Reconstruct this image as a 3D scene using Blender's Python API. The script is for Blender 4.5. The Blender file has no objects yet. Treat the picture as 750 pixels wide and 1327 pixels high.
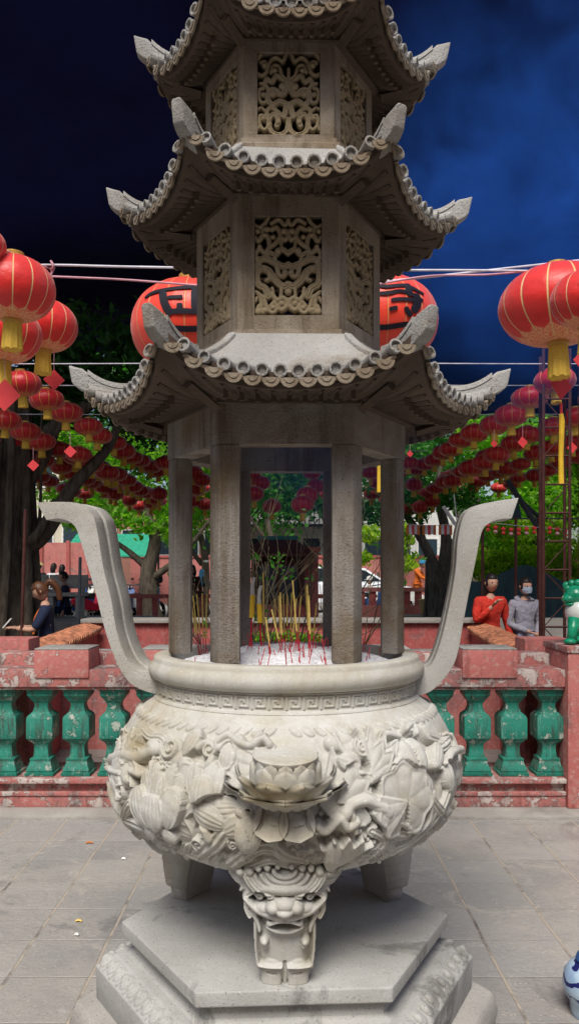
import bpy, bmesh, math, random
import numpy as np
from mathutils import Vector, Matrix

random.seed(7)
rng = np.random.default_rng(11)
PI = math.pi
R_ = math.radians
scene = bpy.context.scene
C = scene.collection

# ------------------------------------------------------------------ camera
F, HY, CX, CZ = 1045.0, 745.0, 375.0, 1.6
cam_d = bpy.data.cameras.new("camera")
cam = bpy.data.objects.new("camera", cam_d)
C.objects.link(cam)
cam.location = (0, 0, CZ)
cam.rotation_euler = (R_(90), 0, 0)
cam_d.sensor_fit = 'HORIZONTAL'
cam_d.sensor_width = 36
cam_d.lens = 36 * F / 750.0
cam_d.shift_y = (HY - 663.5) / 750.0
cam_d.clip_start = 0.05
cam_d.clip_end = 600
scene.camera = cam

# ------------------------------------------------------------------ light
SUN_EL, SUN_ROT = R_(54), R_(190)
world = bpy.data.worlds.new("World")
scene.world = world
world.use_nodes = True
wn = world.node_tree
bg = wn.nodes["Background"]
sky = wn.nodes.new("ShaderNodeTexSky")
sky.sky_type = 'NISHITA'
sky.sun_disc = False
sky.sun_elevation = SUN_EL
sky.sun_rotation = SUN_ROT
sky.air_density = 1.0
sky.dust_density = 3.0
sky.ozone_density = 1.0
wn.links.new(sky.outputs[0], bg.inputs[0])
bg.inputs[1].default_value = 0.10
sun_d = bpy.data.lights.new("sun", 'SUN')
sun_d.energy = 3.0
sun_d.angle = R_(26)
sun_d.color = (1.0, 0.965, 0.91)
sun = bpy.data.objects.new("sun", sun_d)
C.objects.link(sun)
sv = Vector((math.sin(SUN_ROT) * math.cos(SUN_EL), math.cos(SUN_ROT) * math.cos(SUN_EL), math.sin(SUN_EL)))
sun.rotation_euler = sv.to_track_quat('Z', 'Y').to_euler()
sun.location = sv * 30

scene.view_settings.view_transform = 'Standard'
scene.view_settings.look = 'None'
scene.view_settings.exposure = 0.30
scene.view_settings.gamma = 1.0
try:
    scene.cycles.max_bounces = 6
    scene.cycles.diffuse_bounces = 3
    scene.cycles.transparent_max_bounces = 6
    scene.cycles.volume_bounces = 1
    scene.cycles.volume_step_rate = 2.0
    scene.cycles.volume_max_steps = 64
    scene.cycles.use_denoising = True
except Exception:
    pass


def P(px, py, Y):
    return Vector(((px - CX) / F * Y, Y, CZ - (py - HY) / F * Y))


# ------------------------------------------------------------------ materials
MATS = {}


class NT:
    def __init__(s, name):
        s.m = bpy.data.materials.new(name)
        s.m.use_nodes = True
        s.t = s.m.node_tree
        s.b = s.t.nodes["Principled BSDF"]
        s.co = s.t.nodes.new("ShaderNodeTexCoord")
        MATS[name] = s.m

    def n(s, kind, **kw):
        nd = s.t.nodes.new(kind)
        for k, v in kw.items():
            if k.startswith('i_'):
                key = k[2:]
                nd.inputs[int(key) if key.isdigit() else key.replace('_', ' ')].default_value = v
            else:
                setattr(nd, k, v)
        return nd

    def l(s, a, b):
        s.t.links.new(a, b)

    def noise(s, scale, detail=4, rough=.55, vec=None, dist=0):
        nd = s.n("ShaderNodeTexNoise", i_Scale=scale, i_Detail=detail, i_Roughness=rough, i_Distortion=dist)
        s.l(vec or s.co.outputs['Object'], nd.inputs['Vector'])
        return nd.outputs['Fac']

    def ramp(s, fac, stops, interp='LINEAR'):
        r = s.n("ShaderNodeValToRGB")
        r.color_ramp.interpolation = interp
        e = r.color_ramp.elements
        while len(e) < len(stops):
            e.new(.5)
        for i, (p, c) in enumerate(stops):
            e[i].position = p
            e[i].color = (*c, 1) if len(c) == 3 else c
        s.l(fac, r.inputs[0])
        return r.outputs[0]

    def mix(s, fac, a, b, mode='MIX'):
        m = s.n("ShaderNodeMix", data_type='RGBA', blend_type=mode)
        if isinstance(fac, (int, float)):
            m.inputs[0].default_value = fac
        else:
            s.l(fac, m.inputs[0])
        for i, v in ((6, a), (7, b)):
            if isinstance(v, tuple):
                m.inputs[i].default_value = (*v, 1) if len(v) == 3 else v
            else:
                s.l(v, m.inputs[i])
        return m.outputs[2]

    def math(s, op, a, b=None, c=None):
        m = s.n("ShaderNodeMath", operation=op)
        for i, v in enumerate((a, b, c)):
            if v is None:
                continue
            if isinstance(v, (int, float)):
                m.inputs[i].default_value = v
            else:
                s.l(v, m.inputs[i])
        return m.outputs[0]

    def step(s, fac, lo, hi):
        m = s.n("ShaderNodeMapRange", i_1=lo, i_2=hi)
        s.l(fac, m.inputs[0])
        return m.outputs[0]

    def bump(s, h, dist=.01, strength=1.0, prev=None):
        b = s.n("ShaderNodeBump", i_Distance=dist, i_Strength=strength)
        s.l(h, b.inputs['Height'])
        if prev is not None:
            s.l(prev, b.inputs['Normal'])
        return b.outputs[0]

    def fin(s, col, rough=.8, nrm=None, spec=.3, **kw):
        if isinstance(col, tuple):
            s.b.inputs['Base Color'].default_value = (*col, 1)
        else:
            s.l(col, s.b.inputs['Base Color'])
        if isinstance(rough, (int, float)):
            s.b.inputs['Roughness'].default_value = rough
        else:
            s.l(rough, s.b.inputs['Roughness'])
        s.b.inputs['Specular IOR Level'].default_value = spec
        if nrm is not None:
            s.l(nrm, s.b.inputs['Normal'])
        for k, v in kw.items():
            s.b.inputs[k.replace('_', ' ')].default_value = v
        return s.m


def stone(name, c1, c2, stain, pits=.5, bs=.004, stain_lo=.55, stain_hi=.72, fine=160, speck=1.0, streak=0):
    s = NT(name)
    a = s.noise(3.0, 6, .6)
    base = s.mix(s.step(a, .35, .68), c1, c2)
    st = s.noise(1.7, 8, .68, dist=.6)
    base = s.mix(s.step(st, stain_lo, stain_hi), base, stain)
    sp = s.noise(fine, 2, .6)
    base = s.mix(s.math('MULTIPLY', s.step(sp, .62, .72), speck), base, tuple(x * .45 for x in c1))
    sp2 = s.noise(fine * .6, 2, .6)
    base = s.mix(s.math('MULTIPLY', s.step(sp2, .62, .74), .5), base, tuple(min(1, x * 1.5) for x in c1))
    if streak:
        mp = s.n("ShaderNodeMapping"); mp.inputs['Scale'].default_value = (16, 16, 1.3)
        s.l(s.co.outputs['Object'], mp.inputs[0])
        sk = s.noise(1.0, 6, .7, vec=mp.outputs[0])
        base = s.mix(s.math('MULTIPLY', s.step(sk, .50, .66), streak), base, tuple(x * .6 for x in stain))
    h1 = s.noise(fine, 3, .7)
    h2 = s.noise(28, 5, .6)
    h = s.math('ADD', s.math('MULTIPLY', h1, pits), h2)
    nr = s.bump(h, bs, .8)
    return s.fin(base, .88, nr, .2)


stone("bowl_stone", (.46, .445, .395), (.56, .56, .53), (.37, .315, .205), bs=.002, speck=.3, pits=.4, stain_lo=.48, stain_hi=.68, streak=.22)
stone("roof_stone", (.31, .30, .28), (.43, .42, .395), (.22, .18, .13), pits=1.2, bs=.007, stain_lo=.52, stain_hi=.68)
stone("tower_stone", (.23, .185, .135), (.36, .31, .24), (.15, .10, .055), stain_lo=.46, streak=.75, pits=.8, bs=.004)
stone("pillar_stone", (.22, .20, .18), (.34, .31, .27), (.17, .115, .06), pits=1.0, bs=.006, stain_lo=.48, stain_hi=.66, streak=.7)
stone("handle_stone", (.40, .39, .36), (.47, .46, .43), (.33, .30, .24), pits=.9, bs=.003)
stone("lattice_stone", (.27, .21, .125), (.36, .29, .18), (.24, .17, .10), bs=.003)
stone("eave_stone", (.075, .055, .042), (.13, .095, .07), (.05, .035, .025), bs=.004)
stone("plinth_stone", (.35, .345, .32), (.46, .455, .43), (.21, .205, .19), bs=.004, stain_lo=.54, stain_hi=.60)
stone("apron_stone", (.34, .32, .29), (.45, .43, .39), (.25, .23, .21), pits=1.0, bs=.006)
stone("kerb_stone", (.30, .28, .25), (.42, .40, .36), (.17, .16, .15), pits=1.0, bs=.006)


def paving():
    s = NT("paving")
    sep = s.n("ShaderNodeSeparateXYZ")
    g = s.n("ShaderNodeNewGeometry")
    s.l(g.outputs['Position'], sep.inputs[0])
    wob = s.math('MULTIPLY', s.math('SUBTRACT', s.noise(2.5, 2), .5), .02)

    def joint(ax, off, w):
        u = s.math('ADD', s.math('DIVIDE', s.math('SUBTRACT', s.math('ADD', sep.outputs[ax], wob), off), .328), 100.0)
        fr = s.math('FRACT', u)
        d = s.math('MINIMUM', fr, s.math('SUBTRACT', 1.0, fr))
        return s.math('SUBTRACT', 1.0, s.step(d, w * .4, w)), s.math('FLOOR', u)
    jx, ix = joint(0, -.791, .026)
    jy, iy = joint(1, 3.203, .012)
    cmb = s.n("ShaderNodeCombineXYZ")
    s.l(ix, cmb.inputs[0]); s.l(iy, cmb.inputs[1])
    wn_ = s.n("ShaderNodeTexWhiteNoise", noise_dimensions='3D')
    s.l(cmb.outputs[0], wn_.inputs[0])
    base = s.mix(wn_.outputs[0], (.275, .265, .25), (.335, .325, .305))
    base = s.mix(s.step(s.noise(.9, 6, .65, vec=g.outputs['Position']), .42, .66), base, (.42, .39, .34))
    base = s.mix(s.math('MULTIPLY', s.step(s.noise(1.6, 8, .7, vec=g.outputs['Position'], dist=1.0), .55, .64), .75), base, (.185, .18, .175))
    base = s.mix(s.math('MULTIPLY', s.step(s.noise(9, 6, .75, vec=g.outputs['Position'], dist=.5), .6, .66), .6), base, (.48, .46, .43))
    base = s.mix(s.step(s.noise(140, 2, .6), .64, .7), base, (.10, .10, .10))
    base = s.mix(s.math('MULTIPLY', s.step(s.noise(75, 2, .6), .66, .7), .7), base, (.55, .53, .5))
    brk = s.step(s.noise(4, 4, .6), .30, .46)
    brk2 = s.step(s.noise(5, 4, .6), .45, .6)
    jn = s.math('MAXIMUM', s.math('MULTIPLY', jx, brk), s.math('MULTIPLY', jy, s.math('MULTIPLY', brk2, .6)))
    base = s.mix(jn, base, (.45, .39, .31))
    base = s.mix(s.math('MULTIPLY', s.math('MAXIMUM', jx, s.math('MULTIPLY', jy, .7)), s.math('SUBTRACT', 1.0, brk)), base, (.08, .075, .07))
    base = s.mix(s.math('MULTIPLY', s.step(s.noise(3.3, 9, .8, vec=g.outputs['Position'], dist=1.4), .56, .60), .55), base, (.46, .42, .36))
    h = s.math('SUBTRACT', s.math('ADD', s.noise(40, 6, .7), s.math('MULTIPLY', s.noise(5, 4), 1.5)), s.math('MAXIMUM', jx, jy))
    return s.fin(base, s.step(s.noise(2, 4), .2, 1.3), s.bump(h, .005, .8), .3)


paving()


def ground_mat():
    s = NT("courtyard_ground")
    b = s.mix(s.step(s.noise(.5, 6), .35, .7), (.22, .19, .17), (.30, .27, .24))
    b = s.mix(s.step(s.noise(6, 6, .7), .55, .7), b, (.12, .10, .09))
    s.fin(b, .9, s.bump(s.noise(12, 5), .02))


ground_mat()


def painted(name, col, col2, bare, amt=.56, dirt=(.12, .11, .11), rough=.75, dirt_lo=.55, scale=9.0):
    s = NT(name)
    b = s.mix(s.step(s.noise(2.2, 5), .35, .7), col, col2)
    b = s.mix(s.step(s.noise(scale, 8, .75, dist=.15), amt, amt + .035), b, bare)
    b = s.mix(s.math('MULTIPLY', s.step(s.noise(3.1, 7, .7, dist=.4), dirt_lo, dirt_lo + .16), .85), b, dirt)
    mp = s.n("ShaderNodeMapping"); mp.inputs['Scale'].default_value = (14, 14, 2.0)
    s.l(s.co.outputs['Object'], mp.inputs[0])
    b = s.mix(s.math('MULTIPLY', s.step(s.noise(1.0, 7, .72, vec=mp.outputs[0]), .52, .66), .6), b, tuple(x * .45 for x in col))
    b = s.mix(s.math('MULTIPLY', s.step(s.noise(26, 5, .7), .52, .66), .35), b, bare)
    h = s.math('ADD', s.noise(60, 4, .6), s.math('MULTIPLY', s.step(s.noise(scale, 8, .75, dist=.15), amt, amt + .02), .8))
    return s.fin(b, rough, s.bump(h, .004), .3)


painted("pink_plaster", (.43, .13, .115), (.50, .18, .155), (.55, .49, .44), .62)
painted("worn_pink_plaster", (.38, .12, .11), (.47, .19, .165), (.50, .43, .39), .51, dirt_lo=.50)
painted("red_plaster", (.34, .075, .065), (.42, .10, .09), (.45, .30, .26), .68)
painted("grey_cap", (.28, .27, .25), (.36, .34, .31), (.5, .48, .45), .6)


def glaze():
    s = NT("green_glaze")
    b = s.mix(s.step(s.noise(6, 5), .35, .65), (.006, .14, .095), (.02, .24, .17))
    b = s.mix(s.step(s.noise(11, 8, .78, dist=.4), .56, .64), b, (.20, .30, .27))
    b = s.mix(s.math('MULTIPLY', s.step(s.noise(7, 7, .7, dist=.6), .55, .66), .8), b, (.06, .055, .04))
    mp = s.n("ShaderNodeMapping"); mp.inputs['Scale'].default_value = (22, 22, 2.4)
    tc = s.n("ShaderNodeNewGeometry"); s.l(tc.outputs['Position'], mp.inputs[0])
    sk = s.noise(1.0, 7, .72, vec=mp.outputs[0])
    b = s.mix(s.math('MULTIPLY', s.step(sk, .52, .62), .75), b, (.035, .045, .035))
    sk2 = s.noise(1.7, 7, .75, vec=mp.outputs[0])
    b = s.mix(s.math('MULTIPLY', s.step(sk2, .56, .63), .7), b, (.16, .33, .27))
    wp = s.noise(7, 7, .75, vec=tc.outputs['Position'])
    b = s.mix(s.math('MULTIPLY', s.step(wp, .58, .62), .8), b, (.42, .44, .38))
    s.fin(b, s.step(s.noise(9, 5), -.1, 1.0), s.bump(s.math('ADD', s.noise(50, 4), s.step(wp, .58, .60)), .003), .4)


glaze()


def plain(name, col, rough=.7, var=.25, scale=8, metal=0.0, spec=.3, bumpd=.002, bscale=60, emit=None):
    s = NT(name)
    d = tuple(max(0, x * (1 - var)) for x in col)
    u = tuple(min(1, x * (1 + var)) for x in col)
    b = s.mix(s.step(s.noise(scale, 5, .6), .3, .7), d, u)
    s.fin(b, rough, s.bump(s.noise(bscale, 4), bumpd), spec, Metallic=metal)
    return s.m


plain("gold", (.60, .38, .09), .4, .3, 40, .3, .5)
plain("white_paint", (.75, .75, .72), .5)
plain("dark_metal", (.03, .035, .045), .5, .3, 10)
plain("rust_metal", (.06, .018, .014), .7, .4, 12)
plain("cord", (.62, .60, .66), .5)
plain("cord_pink", (.55, .28, .33), .5)
plain("ink", (.006, .006, .014), .7)
plain("skin", (.46, .26, .18), .6, .08)
plain("hair_dark", (.012, .009, .008), .45, .3, 60)
plain("hair_brown", (.09, .035, .015), .45, .3, 60)
plain("cloth_navy", (.012, .02, .05), .85)
plain("cloth_orange", (.60, .14, .02), .8)
plain("cloth_red", (.55, .035, .02), .85, bumpd=.03, bscale=14)
plain("cloth_grey", (.30, .29, .34), .85, .15, 60, bumpd=.03, bscale=14)
plain("jeans", (.10, .18, .34), .85)
plain("dark_cloth", (.015, .015, .022), .9)
plain("cloth_white", (.6, .6, .62), .85)
plain("cloth_blue", (.05, .25, .45), .8)
plain("mask_cloth", (.38, .45, .55), .8)
plain("straw", (.45, .33, .14), .8, .35, 60, bumpd=.01)
plain("rubber", (.015, .015, .015), .7)
plain("concrete", (.28, .27, .25), .9, .2, 3, bumpd=.005)
plain("clay_tile", (.38, .15, .08), .75, .7, 14)
plain("tile_edge", (.55, .42, .34), .8, .3, 10)
plain("ash", (.72, .72, .74), .95, .25, 90, bumpd=.01, bscale=120)
plain("stick_red", (.50, .02, .04), .7)
plain("stick_yellow", (.68, .50, .14), .8, .25, 60)
plain("stick_ash", (.5, .48, .45), .9)
plain("teal", (.02, .16, .15), .6)
plain("car_paint", (.7, .72, .75), .25, .05, 2, 0, .5)
plain("car_glass", (.02, .03, .04), .1, .2, 2, 0, .6)
plain("moto_red", (.35, .01, .03), .3)
plain("moto_blue", (.03, .08, .25), .3)
plain("terracotta", (.35, .14, .07), .8)
plain("bench_stone", (.42, .42, .38), .8)
plain("sign_blue", (.03, .22, .38), .6)
plain("tarp_green", (.006, .03, .04), .6, .3, 3)
plain("awning_orange", (.55, .18, .05), .8)
plain("awning_green", (.03, .30, .18), .6)
plain("card_red", (.60, .045, .05), .6, .1)
plain("pane", (.03, .05, .07), .15)
plain("facade_pale", (.62, .62, .58), .8, .12, .8)
plain("facade_cream", (.66, .60, .48), .8, .12, .8)
plain("facade_salmon", (.55, .26, .2), .8, .12, .8)
plain("tassel", (.62, .40, .05), .6, .45, 90)
plain("yellow_silk", (.72, .46, .03), .6, .15)
plain("branch_bark", (.085, .07, .04), .9, .3, 20)
plain("ceramic_white", (.62, .64, .60), .25, .08, 8, 0, .5)
plain("ceramic_green", (.01, .26, .13), .2, .3, 12, 0, .5)
plain("ceramic_pink", (.55, .25, .2), .3)


def bark(name, col):
    s = NT(name)
    mp = s.n("ShaderNodeMapping")
    mp.inputs['Scale'].default_value = (6, 6, 1.2)
    s.l(s.co.outputs['Object'], mp.inputs[0])
    f = s.noise(3, 8, .7, vec=mp.outputs[0])
    b = s.mix(s.step(f, .35, .65), tuple(x * .5 for x in col), tuple(x * 1.5 for x in col))
    s.fin(b, .95, s.bump(f, .06), .15)


bark("bark", (.12, .10, .075))
bark("pale_bark", (.13, .12, .10))


def leafmat(name, c1, c2, tr=.35):
    s = NT(name)
    gi = s.n("ShaderNodeNewGeometry")
    b = s.mix(gi.outputs['Random Per Island'], c1, c2)
    s.fin(b, .5, None, .3)
    t = s.n("ShaderNodeBsdfTranslucent")
    s.l(s.mix(1.0, b, (1.6, 2.2, .5), 'MULTIPLY'), t.inputs[0])
    mx = s.n("ShaderNodeMixShader", i_0=tr)
    s.l(s.b.outputs[0], mx.inputs[1]); s.l(t.outputs[0], mx.inputs[2])
    s.l(mx.outputs[0], s.t.nodes['Material Output'].inputs[0])


leafmat("leaf_mid", (.02, .10, .012), (.06, .22, .02))
leafmat("leaf_dark", (.010, .05, .012), (.03, .12, .02))
leafmat("leaf_bright", (.06, .20, .010), (.24, .42, .03), .5)
leafmat("leaf_yellow", (.09, .22, .012), (.40, .46, .03), .5)


def lantern_mat(name, red, gold, nrib, band=True):
    """pleated silk: gold ribs on meridians, gold cloud band low on the body"""
    s = NT(name)
    sep = s.n("ShaderNodeSeparateXYZ")
    s.l(s.co.outputs['Object'], sep.inputs[0])
    ang = s.math('ARCTAN2', sep.outputs[1], sep.outputs[0])
    u = s.math('MULTIPLY', ang, nrib / (2 * PI))
    fr = s.math('FRACT', s.math('ADD', u, 50.5))
    d = s.math('ABSOLUTE', s.math('SUBTRACT', fr, .5))
    rib = s.math('SUBTRACT', 1.0, s.step(d, .025, .05))
    b = s.mix(s.step(s.noise(4, 3), .3, .7), red, tuple(min(1, x * 1.2) for x in red))
    b = s.mix(rib, b, gold)
    if band:
        zz = s.math('ADD', sep.outputs[2], s.math('MULTIPLY', s.math('ABSOLUTE', s.math('SINE', s.math('MULTIPLY', ang, 7))), .07))
        low = s.math('SUBTRACT', 1.0, s.step(zz, -.56, -.54))
        pat = s.step(s.math('SINE', s.math('MULTIPLY', s.noise(12, 3, .5), 40)), -.2, .2)
        b = s.mix(s.math('MULTIPLY', low, s.math('ADD', s.math('MULTIPLY', pat, .75), .15)), b, gold)
        hi = s.step(zz, .80, .82)
        b = s.mix(s.math('MULTIPLY', hi, .9), b, gold)
    s.fin(b, .42, s.bump(s.math('ADD', s.math('MULTIPLY', rib, -1.0), s.math('MULTIPLY', s.noise(5, 2), .35)), .025, .5), .4)
    s.b.inputs['Sheen Weight'].default_value = .2


lantern_mat("silk_big", (.60, .02, .015), (.78, .46, .20), 14)
lantern_mat("silk_small", (.40, .006, .010), (.62, .25, .05), 12)
lantern_mat("silk_ink", (.70, .045, .02), (.70, .25, .08), 20, False)


def canopy_mat():
    s = NT("canopy_cloth")
    b = s.mix(s.step(s.noise(.35, 4), .3, .7), (.006, .007, .036), (.014, .020, .095))
    s.fin(b, .9, s.bump(s.noise(1.2, 4), .1), .05)


canopy_mat()

# ------------------------------------------------------------------ mesh helpers


class MB:
    def __init__(s):
        s.v, s.f, s.sm, s.nv = [], [], [], 0

    def add(s, verts, faces, smooth=True):
        n = s.nv
        s.v.append(np.asarray(verts, dtype=float).reshape(-1, 3))
        s.nv += len(s.v[-1])
        s.f.extend([tuple(i + n for i in f) for f in faces])
        s.sm.extend([smooth] * len(faces))
        return s

    def box(s, c, size, rz=0, rx=0, ry=0):
        x, y, z = (q / 2 for q in size)
        M = Matrix.Translation(c) @ Matrix.Rotation(rz, 4, 'Z') @ Matrix.Rotation(ry, 4, 'Y') @ Matrix.Rotation(rx, 4, 'X')
        vs = [M @ Vector(p) for p in ((-x, -y, -z), (x, -y, -z), (x, y, -z), (-x, y, -z), (-x, -y, z), (x, -y, z), (x, y, z), (-x, y, z))]
        return s.add([tuple(v) for v in vs], [(0, 3, 2, 1), (4, 5, 6, 7), (0, 1, 5, 4), (1, 2, 6, 5), (2, 3, 7, 6), (3, 0, 4, 7)])

    def b2(s, x0, x1, y0, y1, z0, z1):
        return s.box(((x0 + x1) / 2, (y0 + y1) / 2, (z0 + z1) / 2), (abs(x1 - x0), abs(y1 - y0), abs(z1 - z0)))

    def prism(s, poly, z0, z1, inset0=0, inset1=0):
        n = len(poly)
        vs = [(x, y, z0) for x, y in poly] + [(x, y, z1) for x, y in poly]
        fs = [tuple(range(n - 1, -1, -1)), tuple(range(n, 2 * n))]
        fs += [(i, (i + 1) % n, n + (i + 1) % n, n + i) for i in range(n)]
        return s.add(vs, fs)

    def rings(s, rings, cap=True, closed=True):
        n = len(rings[0])
        vs = [tuple(p) for r in rings for p in r]
        fs = []
        for j in range(len(rings) - 1):
            for i in range(n if closed else n - 1):
                a, b = j * n + i, j * n + (i + 1) % n
                fs.append((a, b, b + n, a + n))
        if cap and closed:
            fs.append(tuple(range(n - 1, -1, -1)))
            fs.append(tuple(range((len(rings) - 1) * n, len(rings) * n)))
        return s.add(vs, fs)

    def lathe(s, prof, n=48, c=(0, 0, 0), ax=None, cap=False, a0=0.0, sy=1.0):
        rings = []
        for r, z in prof:
            rings.append([(c[0] + r * math.cos(a0 + 2 * PI * i / n), c[1] + sy * r * math.sin(a0 + 2 * PI * i / n), c[2] + z) for i in range(n)])
        return s.rings(rings, cap)

    def tube(s, pts, rad, n=8, cap=True, flat=1.0):
        pts = [Vector(p) for p in pts]
        if isinstance(rad, (int, float)):
            rad = [rad] * len(pts)
        rings = []
        up = None
        for i, p in enumerate(pts):
            d = (pts[min(i + 1, len(pts) - 1)] - pts[max(i - 1, 0)])
            d = d.normalized() if d.length > 1e-9 else Vector((0, 0, 1))
            if up is None:
                ref = Vector((0, 0, 1)) if abs(d.z) < .9 else Vector((1, 0, 0))
                up = (ref - d * ref.dot(d)).normalized()
            else:
                up = (up - d * up.dot(d))
                up = up.normalized() if up.length > 1e-6 else Vector((1, 0, 0))
            sd = d.cross(up)
            rings.append([p + rad[i] * (math.cos(2 * PI * k / n) * sd + flat * math.sin(2 * PI * k / n) * up) for k in range(n)])
        return s.rings(rings, cap)

    def ball(s, c, r, n=12, m=8, M=None):
        if isinstance(r, (int, float)):
            r = (r, r, r)
        vs = [(0, 0, -1)]
        for j in range(1, m):
            ph = -PI / 2 + PI * j / m
            for i in range(n):
                a = 2 * PI * i / n
                vs.append((math.cos(ph) * math.cos(a), math.cos(ph) * math.sin(a), math.sin(ph)))
        vs.append((0, 0, 1))
        fs = [(0, 1 + (i + 1) % n, 1 + i) for i in range(n)]
        for j in range(m - 2):
            for i in range(n):
                a, b = 1 + j * n + i, 1 + j * n + (i + 1) % n
                fs.append((a, b, b + n, a + n))
        t = len(vs) - 1
        fs += [(t, 1 + (m - 2) * n + i, 1 + (m - 2) * n + (i + 1) % n) for i in range(n)]
        out = []
        for v in vs:
            q = Vector((v[0] * r[0], v[1] * r[1], v[2] * r[2]))
            if M is not None:
                q = M @ q
            out.append(tuple(q + Vector(c)))
        return s.add(out, fs)

    def grid(s, pts, flip=False):
        """pts: array (m,n,3)"""
        m, n = pts.shape[:2]
        idx = np.arange(m * n).reshape(m, n)
        a, b, c, d = idx[:-1, :-1], idx[:-1, 1:], idx[1:, 1:], idx[1:, :-1]
        q = np.stack([a, b, c, d] if not flip else [d, c, b, a], -1).reshape(-1, 4)
        return s.add(pts.reshape(-1, 3), [tuple(x) for x in q.tolist()])

    def xf(s, M):
        for k, a in enumerate(s.v):
            h = np.c_[a, np.ones(len(a))] @ np.array(M).T
            s.v[k] = h[:, :3]
        return s

    def build(s, name, mat, parent=None, sharp=35, smooth=True, local=False, origin=None):
        v = np.concatenate(s.v) if s.v else np.zeros((0, 3))
        me = bpy.data.meshes.new(name)
        o = parent
        if not local:
            off = np.zeros(3)
            while o is not None:
                off += np.array(o.location)
                o = o.parent
            if origin is not None:
                v = v - np.array(origin)
            else:
                v = v - off
        me.from_pydata(v.tolist(), [], s.f)
        me.update()
        if smooth:
            me.polygons.foreach_set('use_smooth', [True] * len(me.polygons))
            if sharp < 180:
                me.set_sharp_from_angle(angle=R_(sharp))
        me.materials.append(MATS[mat] if isinstance(mat, str) else mat)
        ob = bpy.data.objects.new(name, me)
        C.objects.link(ob)
        if parent is not None:
            ob.parent = parent
        if origin is not None:
            ob.location = tuple(np.array(origin) - off)
        return ob


def bevel(o, w=.006, seg=2):
    """round the hard edges of a finished mesh (applied here, no modifier kept)"""
    bm = bmesh.new(); bm.from_mesh(o.data)
    bmesh.ops.remove_doubles(bm, verts=bm.verts, dist=1e-5)
    es = [e for e in bm.edges if len(e.link_faces) == 2 and e.calc_face_angle(0) > R_(32)]
    bmesh.ops.bevel(bm, geom=es, offset=w, segments=seg, affect='EDGES', profile=.6, clamp_overlap=True)
    bm.to_mesh(o.data); bm.free()
    o.data.polygons.foreach_set('use_smooth', [True] * len(o.data.polygons))
    o.data.set_sharp_from_angle(angle=R_(50))
    return o


def tag(o, label=None, cat=None, group=None, kind=None):
    if label: o['label'] = label
    if cat: o['category'] = cat
    if group: o['group'] = group
    if kind: o['kind'] = kind
    return o


def thing(name, label, cat, loc=(0, 0, 0), group=None):
    o = bpy.data.objects.new(name, None)
    C.objects.link(o)
    o.location = loc
    o.empty_display_size = .1
    return tag(o, label, cat, group)


def copy_tree(o, parent=None):
    c = o.copy(); C.objects.link(c)
    if parent is not None:
        c.parent = parent
    for ch in [x for x in C.objects if x.parent == o]:
        copy_tree(ch, c)
    return c


def fast_copy(root, kids):
    c = root.copy(); C.objects.link(c)
    for k in kids:
        q = k.copy(); C.objects.link(q); q.parent = c
    return c


def cr(pts, n=8, closed=False):
    """Catmull-Rom through points"""
    pts = [np.array(p, float) for p in pts]
    out = []
    m = len(pts)
    for i in range(m - 1):
        p0, p1, p2, p3 = pts[max(i - 1, 0)], pts[i], pts[i + 1], pts[min(i + 2, m - 1)]
        for k in range(n):
            t = k / n
            out.append(.5 * ((2 * p1) + (-p0 + p2) * t + (2 * p0 - 5 * p1 + 4 * p2 - p3) * t * t + (-p0 + 3 * p1 - 3 * p2 + p3) * t ** 3))
    out.append(pts[-1])
    return out


# ------------------------------------------------------------------ relief engine: a height field on a metric sheet


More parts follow.
